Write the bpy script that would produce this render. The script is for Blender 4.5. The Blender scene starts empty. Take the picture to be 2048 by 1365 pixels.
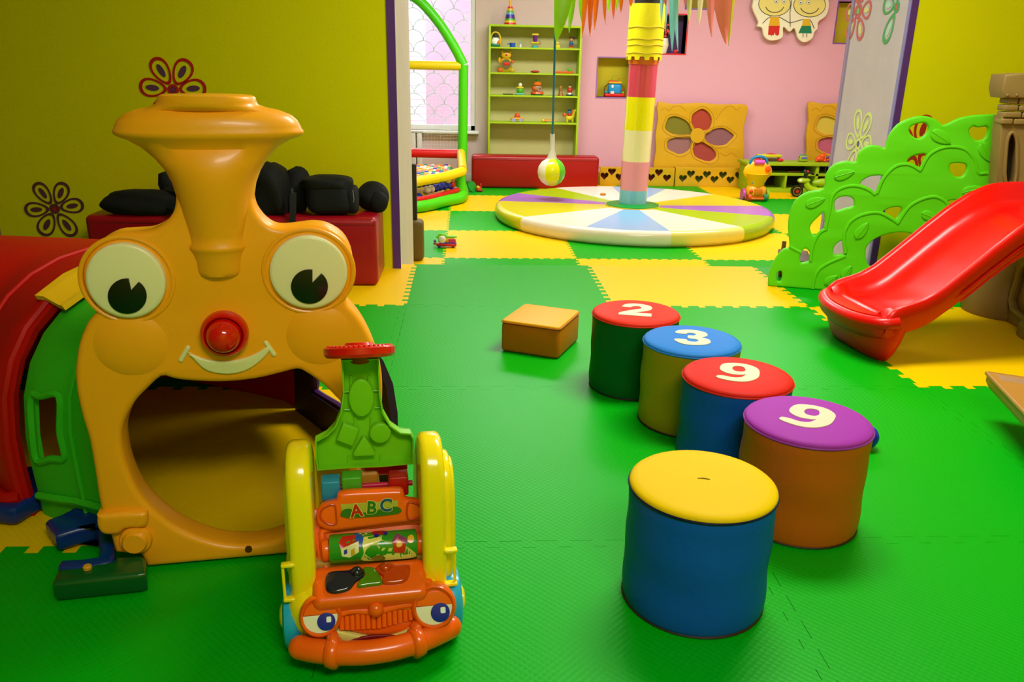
import bpy, bmesh, math, random
from mathutils import Vector, Matrix
from mathutils.geometry import tessellate_polygon
random.seed(7)
V = Vector
R = math.radians
scene = bpy.context.scene
COL = scene.collection

# ------------------------------------------------------------ camera
FPX, TH, YAW, ROLL, EYE = 1650.0, R(18.7), R(3.2), R(1.15), 1.1
fw = V((math.sin(YAW)*math.cos(TH), math.cos(YAW)*math.cos(TH), -math.sin(TH)))
r0 = V((math.cos(YAW), -math.sin(YAW), 0)); u0 = r0.cross(fw)
RT = r0*math.cos(ROLL) + u0*math.sin(ROLL)
UP = u0*math.cos(ROLL) - r0*math.sin(ROLL)
EYEP = V((0, 0, EYE))
cam = bpy.data.cameras.new('camera'); camo = bpy.data.objects.new('camera', cam); COL.objects.link(camo)
cam.sensor_width = 36; cam.lens = FPX/2048*36; cam.clip_start = .02; cam.clip_end = 100
m = Matrix((RT, UP, -fw)).transposed().to_4x4(); m.translation = EYEP; camo.matrix_world = m
scene.camera = camo

# ------------------------------------------------------------ world, exposure
vs = scene.view_settings
vs.view_transform = 'Standard'; vs.look = 'None'; vs.gamma = 1; vs.use_curve_mapping = False; vs.exposure = 0.0
w = bpy.data.worlds.new('world'); scene.world = w; w.use_nodes = True
w.node_tree.nodes['Background'].inputs[0].default_value = (.92, .96, 1, 1)
w.node_tree.nodes['Background'].inputs[1].default_value = 1.9

def area(name, loc, target, sx, sy, power, color=(1, 1, 1)):
    l = bpy.data.lights.new(name, 'AREA'); l.shape = 'RECTANGLE'; l.size = sx; l.size_y = sy; l.energy = power; l.color = color
    o = bpy.data.objects.new(name, l); COL.objects.link(o); o.location = loc
    o.rotation_euler = (V(target)-V(loc)).to_track_quat('-Z', 'Y').to_euler(); return o
CEIL = 2.55
area('ceiling_lamp', (1.15, 2.9, CEIL-.03), (1.15, 2.9, 0), 1.2, .6, 84, (1, .96, .88))
area('ceiling_lamp', (0.5, -.5, CEIL-.03), (0.5, -.2, 0), 1.2, .6, 56, (1, .94, .85))
area('ceiling_lamp', (0.6, 7.3, CEIL-.03), (0.6, 7.3, 0), 1.6, .8, 98, (.97, .97, 1))
area('ceiling_lamp', (3.0, 7.3, CEIL-.03), (3.0, 7.3, 0), 1.6, .8, 98, (.97, .97, 1))
area('outdoor_daylight', (-1.0, 13.5, 4.6), (-.2, 8.5, 0), 3, 2, 800, (.93, .97, 1))

# ------------------------------------------------------------ pixel to world
def ray(px, py): return fw*FPX + RT*(px-1024) - UP*(py-682.5)
def hit(px, py, P0, n):
    d = ray(px, py); return EYEP + d*((V(P0)-EYEP).dot(n)/d.dot(n))
def fz(px, py, z=0.): return hit(px, py, (0, 0, z), V((0, 0, 1)))
def fy(px, py, Y): return hit(px, py, (0, Y, 0), V((0, 1, 0)))

# ------------------------------------------------------------ materials
def lin(h):
    h = h.lstrip('#'); c = [int(h[i:i+2], 16)/255 for i in (0, 2, 4)]
    return tuple(x/12.92 if x <= .04045 else ((x+.055)/1.055)**2.4 for x in c) + (1,)
_M = {}
def mat(h, rough=.4, coat=0., bump=None, var=0., emit=0., alpha=1., trans=0., spec=.35):
    k = (h, rough, coat, bump, var, emit, alpha, trans, spec)
    if k in _M: return _M[k]
    m = bpy.data.materials.new('paint_'+h.lstrip('#')); m.use_nodes = True
    nt = m.node_tree; b = nt.nodes['Principled BSDF']
    b.inputs['Base Color'].default_value = lin(h); b.inputs['Roughness'].default_value = rough
    b.inputs['Coat Weight'].default_value = coat; b.inputs['Coat Roughness'].default_value = .12
    b.inputs['Specular IOR Level'].default_value = spec
    if trans: b.inputs['Transmission Weight'].default_value = trans
    if alpha < 1: b.inputs['Alpha'].default_value = alpha
    if emit: b.inputs['Emission Color'].default_value = lin(h); b.inputs['Emission Strength'].default_value = emit
    tc = nt.nodes.new('ShaderNodeTexCoord')
    if var:
        nz = nt.nodes.new('ShaderNodeTexNoise'); nz.inputs['Scale'].default_value = 6; nz.inputs['Detail'].default_value = 6
        nt.links.new(tc.outputs['Object'], nz.inputs['Vector'])
        mx = nt.nodes.new('ShaderNodeMix'); mx.data_type = 'RGBA'
        c = lin(h)
        mx.inputs[6].default_value = tuple(x*(1-var) for x in c[:3])+(1,); mx.inputs[7].default_value = tuple(min(1, x*(1+var)) for x in c[:3])+(1,)
        nt.links.new(nz.outputs['Fac'], mx.inputs[0]); nt.links.new(mx.outputs[2], b.inputs['Base Color'])
    if bump:
        scale, strength, dist = bump
        nz = nt.nodes.new('ShaderNodeTexNoise'); nz.inputs['Scale'].default_value = scale; nz.inputs['Detail'].default_value = 3
        nt.links.new(tc.outputs['Object'], nz.inputs['Vector'])
        bp = nt.nodes.new('ShaderNodeBump'); bp.inputs['Strength'].default_value = strength; bp.inputs['Distance'].default_value = dist
        nt.links.new(nz.outputs['Fac'], bp.inputs['Height']); nt.links.new(bp.outputs[0], b.inputs['Normal'])
    _M[k] = m; return m
def mat_foam(h):
    m = bpy.data.materials.new('foam_'+h.lstrip('#')); m.use_nodes = True
    nt = m.node_tree; b = nt.nodes['Principled BSDF']
    b.inputs['Base Color'].default_value = lin(h); b.inputs['Roughness'].default_value = .4; b.inputs['Specular IOR Level'].default_value = .13
    tc = nt.nodes.new('ShaderNodeTexCoord'); mp = nt.nodes.new('ShaderNodeMapping')
    mp.inputs['Rotation'].default_value = (0, 0, R(45)); nt.links.new(tc.outputs['Object'], mp.inputs['Vector'])
    ck = nt.nodes.new('ShaderNodeTexVoronoi'); ck.inputs['Scale'].default_value = 80; ck.inputs['Randomness'].default_value = 0
    nt.links.new(mp.outputs[0], ck.inputs['Vector'])
    bp = nt.nodes.new('ShaderNodeBump'); bp.inputs['Strength'].default_value = .35; bp.inputs['Distance'].default_value = .002
    nt.links.new(ck.outputs['Distance'], bp.inputs['Height']); nt.links.new(bp.outputs[0], b.inputs['Normal'])
    return m

# ------------------------------------------------------------ mesh building
def basis(z):
    z = V(z).normalized(); a = V((0, 0, 1)) if abs(z.z) < .9 else V((1, 0, 0))
    x = a.cross(z).normalized(); return x, z.cross(x), z
def frame(o, u, v):
    u = V(u).normalized(); v = V(v).normalized(); n = u.cross(v).normalized(); v = n.cross(u)
    m = Matrix((u, v, n)).transposed().to_4x4(); m.translation = V(o); return m

class B:
    """gathers shapes into one mesh"""
    def __init__(s): s.bm = bmesh.new()
    def merge(s, t, M=None):
        if M is not None: t.transform(M)
        me = bpy.data.meshes.new('t'); t.to_mesh(me); t.free(); s.bm.from_mesh(me); bpy.data.meshes.remove(me); return s
    def mesh(s, me, M=None):
        t = bmesh.new(); t.from_mesh(me); return s.merge(t, M)
    def box(s, c, size, bevel=0., M=None, seg=3):
        t = bmesh.new(); bmesh.ops.create_cube(t, size=1)
        for v in t.verts: v.co = V((v.co.x*size[0], v.co.y*size[1], v.co.z*size[2]))
        if bevel: bmesh.ops.bevel(t, geom=t.edges[:], offset=bevel, segments=seg, profile=.5, affect='EDGES')
        bmesh.ops.translate(t, verts=t.verts, vec=V(c)); return s.merge(t, M)
    def ball(s, c, r, seg=20, M=None):
        if not hasattr(r, '__len__'): r = (r, r, r)
        t = bmesh.new(); bmesh.ops.create_uvsphere(t, u_segments=seg, v_segments=max(6, seg//2), radius=1)
        for v in t.verts: v.co = V((v.co.x*r[0]+c[0], v.co.y*r[1]+c[1], v.co.z*r[2]+c[2]))
        return s.merge(t, M)
    def lathe(s, prof, c=(0, 0, 0), axis=(0, 0, 1), seg=32, M=None, sq=(1, 1), cap=True):
        """prof: (radius, height) list bottom to top along axis"""
        x, y, z = basis(axis) if tuple(axis) != (0, 0, 1) else (V((1, 0, 0)), V((0, 1, 0)), V((0, 0, 1)))
        t = bmesh.new(); rings = []
        for r, h in prof:
            rings.append([t.verts.new(V(c)+x*(r*sq[0]*math.cos(2*math.pi*i/seg))+y*(r*sq[1]*math.sin(2*math.pi*i/seg))+z*h) for i in range(seg)])
        for a, b in zip(rings, rings[1:]):
            for i in range(seg): t.faces.new((a[i], a[(i+1) % seg], b[(i+1) % seg], b[i]))
        if cap:
            t.faces.new(rings[0][::-1]); t.faces.new(rings[-1])
        bmesh.ops.remove_doubles(t, verts=t.verts, dist=1e-6)
        return s.merge(t, M)
    def cyl(s, p0, p1, r, r1=None, seg=24, bevel=0.):
        p0, p1 = V(p0), V(p1); L = (p1-p0).length; r1 = r if r1 is None else r1
        if bevel:
            b = bevel; pr = [(r-b, 0), (r-.3*b, .3*b*.6), (r, b), (r1, L-b), (r1-.3*b, L-.18*b), (r1-b, L)]
        else: pr = [(r, 0), (r1, L)]
        return s.lathe(pr, p0, (p1-p0), seg)
    def tube(s, pts, r, seg=10, closed=False, flat=None):
        pts = [V(p) for p in pts]; n = len(pts); t = bmesh.new(); rings = []
        rr = r if hasattr(r, '__len__') else [r]*n
        prev = None
        for i, p in enumerate(pts):
            a = pts[(i-1) % n] if closed or i else p; b = pts[(i+1) % n] if closed or i < n-1 else p
            d = (b-a).normalized()
            if prev is None: x, y, _ = basis(d)
            else: x = (prev-d*prev.dot(d)).normalized(); y = d.cross(x)
            prev = x
            rings.append([t.verts.new(p+x*rr[i]*math.cos(2*math.pi*k/seg)+y*rr[i]*math.sin(2*math.pi*k/seg)) for k in range(seg)])
        for i in range(n if closed else n-1):
            a, b = rings[i], rings[(i+1) % n]
            for k in range(seg): t.faces.new((a[k], a[(k+1) % seg], b[(k+1) % seg], b[k]))
        if not closed: t.faces.new(rings[0][::-1]); t.faces.new(rings[-1])
        return s.merge(t)
    def grid(s, rows, thick=0., closed=False, skip=None):
        t = bmesh.new(); vv = [[t.verts.new(V(p)) for p in row] for row in rows]
        for i in range(len(vv)-1):
            m = len(vv[i])
            for j in range(m if closed else m-1):
                if skip and skip(i, j): continue
                t.faces.new((vv[i][j], vv[i][(j+1) % m], vv[i+1][(j+1) % m], vv[i+1][j]))
        if thick:
            bmesh.ops.recalc_face_normals(t, faces=t.faces)
            t.normal_update()
            bmesh.ops.solidify(t, geom=t.faces[:], thickness=thick)
        return s.merge(t)
    def plate(s, outs, thick, bevel=0., M=None, res=2):
        """outs: list of closed 2D outlines (first = outer, rest = holes); front face at local z=0, body behind"""
        cu = bpy.data.curves.new('c', 'CURVE'); cu.dimensions = '2D'; cu.fill_mode = 'BOTH'
        cu.extrude = max(1e-5, thick/2-bevel); cu.bevel_depth = bevel; cu.bevel_resolution = res; cu.offset = -bevel
        for o in outs:
            sp = cu.splines.new('POLY'); sp.points.add(len(o)-1); sp.use_cyclic_u = True
            for p, q in zip(sp.points, o): p.co = (q[0], q[1], 0, 1)
        ob = bpy.data.objects.new('c', cu); me = bpy.data.meshes.new_from_object(ob)
        bpy.data.objects.remove(ob); bpy.data.curves.remove(cu)
        t = bmesh.new(); t.from_mesh(me); bpy.data.meshes.remove(me)
        bmesh.ops.remove_doubles(t, verts=t.verts, dist=1e-6)
        bmesh.ops.translate(t, verts=t.verts, vec=(0, 0, -thick/2))
        return s.merge(t, M)
    def text(s, txt, size, thick, M, bold=0.):
        cu = bpy.data.curves.new('c', 'FONT'); cu.body = txt; cu.size = size; cu.extrude = thick/2; cu.offset = bold
        cu.align_x = 'CENTER'; cu.align_y = 'CENTER'; cu.resolution_u = 6
        ob = bpy.data.objects.new('c', cu); me = bpy.data.meshes.new_from_object(ob)
        bpy.data.objects.remove(ob); bpy.data.curves.remove(cu)
        s.mesh(me, M @ Matrix.Translation((0, 0, thick/2))); bpy.data.meshes.remove(me); return s
    def displace(s, fn):
        for v in s.bm.verts: v.co = fn(v.co)
        return s

def smooth(pts, n=5, closed=True):
    """Catmull-Rom through 2D or 3D points"""
    out = []; m = len(pts)
    P = [V(tuple(p)+(0,)*(3-len(p))) for p in pts]
    for i in range(m if closed else m-1):
        if closed: a, b, c, d = P[(i-1) % m], P[i], P[(i+1) % m], P[(i+2) % m]
        else: a, b, c, d = P[max(i-1, 0)], P[i], P[i+1], P[min(i+2, m-1)]
        for k in range(n):
            t = k/n
            out.append(.5*((2*b)+(c-a)*t+(2*a-5*b+4*c-d)*t*t+(3*b-a-3*c+d)*t**3))
    if not closed: out.append(P[-1])
    return out
def sm2(pts, n=5, closed=True): return [(p.x, p.y) for p in smooth(pts, n, closed)]
def circ(cx, cy, rx, ry=None, n=32, a0=0):
    ry = rx if ry is None else ry
    return [(cx+rx*math.cos(a0+2*math.pi*i/n), cy+ry*math.sin(a0+2*math.pi*i/n)) for i in range(n)]
def rrect(cx, cy, w_, h_, r, n=4):
    o = []
    for sx, sy, a in ((1, 1, 0), (-1, 1, 90), (-1, -1, 180), (1, -1, 270)):
        for k in range(n+1):
            t = R(a+90*k/n); o.append((cx+sx*(w_/2-r)+r*math.cos(t), cy+sy*(h_/2-r)+r*math.sin(t)))
    return o

WORLD = {}
def finish(bm, sharp=.62, flat=False):
    bmesh.ops.recalc_face_normals(bm, faces=bm.faces)
    for f in bm.faces: f.smooth = not flat
    for e in bm.edges:
        if len(e.link_faces) == 2 and e.calc_face_angle(0) > sharp: e.smooth = False
def put(name, b, m, parent=None, label=None, local=False, sharp=.62, stuff=False):
    """one mesh object; geometry given in world space unless local"""
    finish(b.bm, sharp); me = bpy.data.meshes.new(name)
    if parent is not None and not local: b.bm.transform(WORLD[parent.name].inverted())
    b.bm.to_mesh(me); b.bm.free(); me.materials.append(m)
    o = bpy.data.objects.new(name, me); COL.objects.link(o)
    if parent is not None: o.parent = parent; WORLD[o.name] = WORLD[parent.name]
    else: WORLD[o.name] = Matrix.Identity(4)
    if label: o['label'] = label
    if stuff: o['kind'] = 'stuff'
    return o
def tag(o, label, cat, group=None):
    o['label'] = label; o['category'] = cat
    if group: o['group'] = group
    return o
def thing(name, label, cat, loc=(0, 0, 0), rz=0., group=None):
    o = bpy.data.objects.new(name, None); COL.objects.link(o); o.empty_display_size = .05
    o.location = loc; o.rotation_euler = (0, 0, rz)
    WORLD[o.name] = Matrix.Translation(V(loc)) @ Matrix.Rotation(rz, 4, 'Z')
    return tag(o, label, cat, group)
def struct(name, b, m, parent=None):
    o = put(name, b, m, parent)
    if parent is None: o['kind'] = 'structure'
    return o
def solo(name, b, m, label, cat, group=None, sharp=.62):
    """a thing that is a single mesh: origin moved to its base centre"""
    vs_ = [v.co for v in b.bm.verts]
    c = V((sum(v.x for v in vs_)/len(vs_), sum(v.y for v in vs_)/len(vs_), min(v.z for v in vs_)))
    bmesh.ops.translate(b.bm, verts=b.bm.verts, vec=-c)
    o = put(name, b, m, sharp=sharp); o.location = c; return tag(o, label, cat, group)

# ============================================================ SETTING
FAR = -.25                       # floor level of the far room
YW, YW2, YB = 4.5, 5.2, 9.9      # front and back of the dividing wall, far wall
XL, XR = -.375, 2.285            # sides of the opening
X0, X1 = -2.5, 3.6
M_wall = mat('#d6cc00', .8, bump=(60, .25, .004), var=.03, spec=.08)
M_pink = mat('#dca4b4', .8, bump=(70, .15, .003))
M_pale = mat('#dcc4c0', .8, bump=(70, .15, .003))
M_jamb = mat('#c9bcc8', .45, bump=(25, .2, .004), var=.12)
M_purple = mat('#552a70', .5)
M_white = mat('#e9eae6', .35)
GREEN, YELLOW = '#00a00a', '#ecbe00'
M_fg, M_fy = mat_foam(GREEN), mat_foam(YELLOW)

def bx(x0, x1, y0, y1, z0, z1): return B().box(((x0+x1)/2, (y0+y1)/2, (z0+z1)/2), (x1-x0, y1-y0, z1-z0))
# interlocking foam mats: one floor mesh per level, two foams
def edge(a, b, fixed, along_x, teeth, amp):
    L = b-a; pts = []; n = teeth
    for k in range(n):
        s0 = a+L*k/n; s1 = a+L*(k+1)/n; w_ = s1-s0
        o = amp if k % 2 else -amp
        if k == 0 or k == n-1: o = 0
        d = .14*w_ if (k % 2) else -.14*w_
        if o == 0: d = 0
        pts += [(s0-d, o), (s1+d, o)]
    pts[0] = (a, 0); pts[-1] = (b, 0)
    return [(s, fixed+o) if along_x else (fixed+o, s) for s, o in pts]
def mats(name, xs, ys, z, th, yellow, cut=None, teeth=23, amp=.014):
    bms = {0: bmesh.new(), 1: bmesh.new()}
    for i in range(len(xs)-1):
        for j in range(len(ys)-1):
            e0 = edge(xs[i], xs[i+1], ys[j], True, teeth, amp); e1 = edge(ys[j], ys[j+1], xs[i+1], False, teeth, amp)
            e2 = edge(xs[i], xs[i+1], ys[j+1], True, teeth, amp)[::-1]; e3 = edge(ys[j], ys[j+1], xs[i], False, teeth, amp)[::-1]
            if j == len(ys)-2: e2 = [(xs[i+1], ys[j+1]), (xs[i], ys[j+1])]
            loop = []
            for p in e0+e1+e2+e3:
                if not loop or (abs(p[0]-loop[-1][0])+abs(p[1]-loop[-1][1])) > 1e-5: loop.append(p)
            if abs(loop[0][0]-loop[-1][0])+abs(loop[0][1]-loop[-1][1]) < 1e-5: loop.pop()
            cx, cy = (xs[i]+xs[i+1])/2, (ys[j]+ys[j+1])/2
            bm = bms[1 if yellow(i, j) else 0]; k = .9988
            vv = [V((cx+(p[0]-cx)*k, cy+(p[1]-cy)*k, z)) for p in loop]
            top = [bm.verts.new(v) for v in vv]; bot = [bm.verts.new(v-V((0, 0, th))) for v in vv]
            for t in tessellate_polygon([vv]): bm.faces.new([top[q] for q in t])
            for q in range(len(vv)): bm.faces.new((top[q], top[(q+1) % len(vv)], bot[(q+1) % len(vv)], bot[q]))
    me = bpy.data.meshes.new(name); t = bmesh.new()
    for k, c in ((0, M_fg), (1, M_fy)):
        m_ = bpy.data.meshes.new('t'); bmesh.ops.recalc_face_normals(bms[k], faces=bms[k].faces); bms[k].to_mesh(m_); bms[k].free()
        n0 = len(t.faces); t.from_mesh(m_); t.faces.ensure_lookup_table()
        for f in t.faces[n0:]: f.material_index = k
        bpy.data.meshes.remove(m_)
    for f in t.faces:
        if f.normal.z < 0 and abs(f.normal.z) > .5: f.normal_flip()
    t.to_mesh(me); t.free(); me.materials.append(M_fg); me.materials.append(M_fy)
    o = bpy.data.objects.new(name, me); COL.objects.link(o); o['kind'] = 'structure'; return o
XN = [-2.5, -1.29, -.305, .685, 1.645, 2.63, 3.6]; YN = [-1.5, -.3, .71, 1.72, 2.725, 3.765, 4.6]
yel = {(1, 3), (1, 2), (1, 5), (0, 5), (3, 5), (4, 4), (5, 4), (5, 3)}
mats('floor', XN, YN, 0, .012, lambda i, j: (i, j) in {(1, 3), (1, 5), (3, 5), (4, 4), (5, 4), (0, 3)})
XF = [-2.5, -2.1, -1.14, -.18, .78, 1.715, 2.69, 3.66, 4.9]; YF = [4.6, 4.85, 5.85, 6.87, 7.83, 8.8, 9.9]
mats('floor', XF, YF, FAR, .012, lambda i, j: (i+j) % 2 == (3+2) % 2, teeth=25, amp=.012)
struct('floor', bx(X0, X1, -1.5, 4.56, -.35, -.013), mat('#6a5a48', .8))
struct('floor', bx(X0, 4.9, 4.56, YB, -.4, FAR-.013), mat('#6a5a48', .8))
struct('ceiling', bx(X0-.1, 5.0, -1.6, YB+.1, CEIL, CEIL+.1), mat('#efe8d8', .8))
# near room walls
struct('wall_left', bx(X0-.1, X0, -1.6, YB+.1, -.4, CEIL), mat('#7a6a3a', .8))
struct('wall_right', bx(X1, X1+.1, -1.6, YW2, -.4, CEIL), M_wall)
struct('wall_front', bx(X0-.1, X1+.1, -1.6, -1.5, -.4, CEIL), M_wall)
wl = struct('wall_back', bx(X0, XL-.004, YW, YW2, FAR, CEIL), M_wall)
wr = struct('wall_back', bx(XR+.004, X1, YW, YW2, FAR, CEIL), M_wall)
struct('wall_back', bx(XL, XR, YW, YW2, 2.25, CEIL), M_wall)
struct('wall_far_right', bx(4.9, 5.0, YW2, YB+.1, -.4, CEIL), M_pink)
struct('wall_divider', bx(X1+.1, 4.9, YW2-.1, YW2, -.4, CEIL), M_pink)
# jambs of the opening and their purple corner strips
jl = struct('trim_1', bx(XL-.004, XL, YW+.001, YW2+.35, FAR, 2.25), mat('#c9bfb0', .5, var=.1))
jr = struct('trim_2', bx(XR, XR+.004, YW+.001, YW2, FAR, 2.25), M_jamb)
struct('trim_3', bx(XL-.042, XL+.001, YW-.006, YW, 0, 2.25), M_purple)
struct('trim_4', bx(XR-.001, XR+.04, YW-.006, YW, 0, 2.25), M_purple)
struct('trim_5', bx(XR-.003, XR+.003, YW-.006, YW+.02, 0, 2.25), mat('#8f86c8', .4))
struct('trim_6', bx(XR-.006, XR+.003, YW2-.03, YW2+.004, FAR, 2.25), mat('#9a86b0', .4))
# far wall: pale to the left of the shelf, pink to the right, with a window and four niches
def wall_holes(name, x0, x1, z0, z1, holes, m, depth=.18):
    b = B().plate([[(x0, z0), (x1, z0), (x1, z1), (x0, z1)]]+[[(a, c), (b_, c), (b_, d), (a, d)] for a, b_, c, d in holes], depth,
                  M=frame((0, YB, 0), (1, 0, 0), (0, 0, 1)))
    return struct(name, b, m)
XS = 1.285
WIN = (-1.6, .075, .33, 2.1)
NI = [(1.475, 1.86, .735, 1.165), (2.06, 2.47, 1.225, 1.64), (2.44, 2.84, 1.71, 2.1), (4.19, 4.6, 1.38, 1.82)]
wall_holes('wall_far', X0, XS, FAR, CEIL, [WIN], M_pale)
wall_holes('wall_far', XS, 4.9, FAR, CEIL, NI, M_pink)
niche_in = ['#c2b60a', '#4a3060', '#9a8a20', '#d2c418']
niche_rim = ['#9a6ab0', '#e01a1a', '#7a5ab0', '#7a4aa0']
for (a, b_, c, d), ci, cr in zip(NI, niche_in, niche_rim):
    bb = B().box(((a+b_)/2, YB+.185, (c+d)/2), (b_-a+.02, .01, d-c+.02))
    for q in ((a-.004, c, .008, d), (b_+.004, c, .008, d)): bb.box((q[0], YB+.095, (c+d)/2), (.008, .17, d-c))
    for zz in (c-.004, d+.004): bb.box(((a+b_)/2, YB+.095, zz), (b_-a, .17, .008))
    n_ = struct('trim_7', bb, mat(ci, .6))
    k = .012
    rim = B().plate([[(a-k, c-k), (b_+k, c-k), (b_+k, d+k), (a-k, d+k)], [(a, c), (b_, c), (b_, d), (a, d)]], .006, M=frame((0, YB-.006, 0), (1, 0, 0), (0, 0, 1)))
    put('niche_rim', rim, mat(cr, .5), n_)
struct('baseboard_far', bx(X0, XS, YB-.015, YB, FAR, FAR+.08), mat('#d9c8bc', .6))
# window with fish-scale grille, light facade beyond
a, b_, c, d = WIN
wb = B()
for x0_, x1_, z0_, z1_ in ((a, a+.05, c, d), (b_-.055, b_, c, d), (a, b_, c, c+.06), (a, b_, d-.06, d), (-.82, -.76, c, d)):
    wb.box(((x0_+x1_)/2, YB+.06, (z0_+z1_)/2), (x1_-x0_, .06, z1_-z0_), .006)
win = struct('window_1', wb, M_white)
put('window_sill', B().box(((a+b_)/2, YB-.03, c-.015), (b_-a+.08, .16, .03), .008), M_white, win)
put('pane', bx(a+.04, b_-.04, YB+.055, YB+.06, c+.04, d-.04), mat('#ffffff', .02, trans=1., spec=.3), win)
gb = B(); rad = .115
z = c+.06; row = 0
while z < d:
    x = a+.05+(rad if row % 2 else 0)
    while x < b_:
        arc = [(x+rad*math.cos(R(t)), YB+.10, z+rad*math.sin(R(t))) for t in range(0, 181, 20)]
        arc = [p for p in arc if a+.04 < p[0] < b_-.04 and p[2] < d-.04]
        if len(arc) > 2: gb.tube(arc, .005, 5)
        x += 2*rad
    z += rad; row += 1
put('scale_grille', gb, mat('#dfeeee', .4), win)
fb = bx(-6, 4, 13.2, 13.4, -1, 2.2); struct('facade_wall', fb, mat('#d0acc0', .8))
sb = B()
for k in range(30): sb.box((fy(852, 200, 12.62).x-.65, 12.62, -.2+k*.1), (1.3, .02, .09), .004)
o = solo('siding_wall', sb, mat('#f0f4f6', .6), 'white clapboard wall panel outside the window', 'siding'); 

# ------------------------------------------------ painted flowers on the walls
def flower(name, parent, M, petals, r_in, width, c_out, c_in, c_mid, spread=.3, skipset=()):
    rb, ib = B(), B(); petals = [(a_, l_, w_*1.18) for a_, l_, w_ in petals]; width *= 1.25
    for k, (ang, L, W_) in enumerate(petals):
        pts = []
        ca, sa = math.cos(R(ang)), math.sin(R(ang))
        for t in range(24):
            q = t/24*2*math.pi; u = r_in+L*(.5-.5*math.cos(q)); v = W_*math.sin(q)*(.55+.45*(.5-.5*math.cos(q)))
            pts.append((u*ca-v*sa, u*sa+v*ca))
        cx = sum(p[0] for p in pts)/24; cy = sum(p[1] for p in pts)/24
        s_ = 1-width/W_
        inner = [(cx+(p[0]-cx)*s_, cy+(p[1]-cy)*s_) for p in pts]
        rb.plate([pts, inner], .002, M=M)
        q2 = []
        for t in range(16):
            q = t/16*2*math.pi; u = r_in+L*.52+L*.24*math.cos(q); v = W_*.25*math.sin(q)
            q2.append((u*ca-v*sa, u*sa+v*ca))
        ib.plate([q2], .002, M=M)
    rb.plate([circ(0, 0, r_in*.95), circ(0, 0, r_in*.45)], .003, M=M)
    o = put(name, rb, mat(c_out, .8, bump=(200, .3, .002)), parent)
    put('petal_marks', ib, mat(c_in, .8), o); put('flower_centre', B().plate([circ(0, 0, r_in*.5)], .003, M=M), mat(c_mid, .8), o)
def wallM(px, py, Y=YW-.003): return frame(fy(px, py, Y), (1, 0, 0), (0, 0, 1))
flower('painted_flower', wl, wallM(346, 180), [(5, .14, .05), (58, .145, .052), (118, .145, .05), (175, .14, .05), (235, .13, .05), (300, .13, .05)], .03, .011, '#b01408', '#5a3050', '#6a2a50')
flower('painted_flower', wl, wallM(109, 418), [(10, .13, .043), (62, .13, .043), (120, .13, .043), (183, .13, .043), (238, .14, .048), (300, .14, .048)], .028, .010, '#5a2a30', '#5a2c34', '#a81808')
flower('painted_flower', wr, wallM(1832, 300), [(20, .15, .055), (80, .16, .055), (140, .15, .055), (200, .15, .055), (260, .15, .055), (320, .15, .055)], .03, .014, '#b02008', '#a02008', '#503040')
def jambM(px, py):
    p = hit(px, py, (XR-.003, 0, 0), V((1, 0, 0))); return frame(p, (0, -1, 0), (0, 0, 1))
flower('painted_flower', jr, jambM(1716, 22), [(0, .12, .055), (72, .14, .05), (112, .14, .05), (180, .12, .055), (235, .14, .05), (300, .14, .05)], .045, .014, '#d06868', '#e0d890', '#8ac070')
flower('painted_flower', jr, jambM(1793, 14), [(95, .12, .05), (170, .13, .055), (245, .17, .05)], .032, .014, '#5aa868', '#b8dcd0', '#c87070')
flower('painted_flower', jr, jambM(1716, 288), [(60, .17, .055), (110, .17, .055), (5, .13, .055), (178, .13, .055), (245, .16, .055), (300, .16, .055)], .035, .012, '#dce890', '#dce890', '#70609a')
# ============================================================ TOY TRAIN TUNNEL (near room, left)
ORA = '#fba414'
M_tr = mat(ORA, .38, .15, bump=(350, .06, .001))
TA = R(8.5); TP = V((-.726, 1.634, 0)); TU = V((math.cos(TA), math.sin(TA), 0)); TN = V((math.sin(TA), -math.cos(TA), 0))
def T2(px, py, d=0.):
    p = hit(px, py, TP+TN*d, TN); return ((p-TP).dot(TU), p.z)
def TM(d=0.): return frame(TP+TN*d, TU, (0, 0, 1))
tr = thing('toy_train_tunnel', 'orange smiling locomotive crawl tunnel with big round eyes and a flared chimney', 'toy train', tuple(TP+TU*.3+V((0, .05, 0))))
left = [(350, 385), (347, 420), (330, 445), (300, 462), (262, 466), (225, 470), (188, 492), (168, 520), (162, 555), (170, 590), (190, 622), (173, 648), (157, 686), (149, 735), (151, 783), (163, 838), (176, 881), (187, 941), (199, 1016), (217, 1065), (230, 1109), (262, 1112), (280, 1113), (293, 1138)]
right = [(700, 1100), (712, 1078), (740, 1070), (752, 1030), (760, 990), (757, 940), (757, 880), (763, 830), (765, 780), (762, 740), (750, 700), (735, 665), (715, 632), (692, 603), (704, 575), (707, 540), (702, 505), (685, 475), (655, 456), (624, 451), (590, 455), (555, 457), (530, 445), (510, 420), (503, 395)]
mouth = [(321, 756), (345, 760), (371, 764), (441, 767), (508, 761), (561, 749), (593, 741), (612, 748), (646, 772), (670, 796), (683, 813), (697, 870), (698, 930), (680, 985), (640, 1035), (574, 1073), (538, 1087), (500, 1093), (453, 1092), (406, 1081), (353, 1058), (312, 1027), (277, 989), (255, 942), (245, 901), (243, 866), (251, 837), (268, 807), (289, 784)]
pts = [T2(*p) for p in left]; k0 = len(pts)
outl = sm2(pts[:21], 3, False)+[T2(262, 1112), T2(280, 1113), (T2(293, 1138)[0], .003), (T2(700, 1100)[0], .003)]+sm2([T2(*p) for p in right[1:]], 3, False)
b = B().plate([outl, sm2([T2(*p) for p in mouth], 3)], .075, .014, TM(), res=3)
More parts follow.
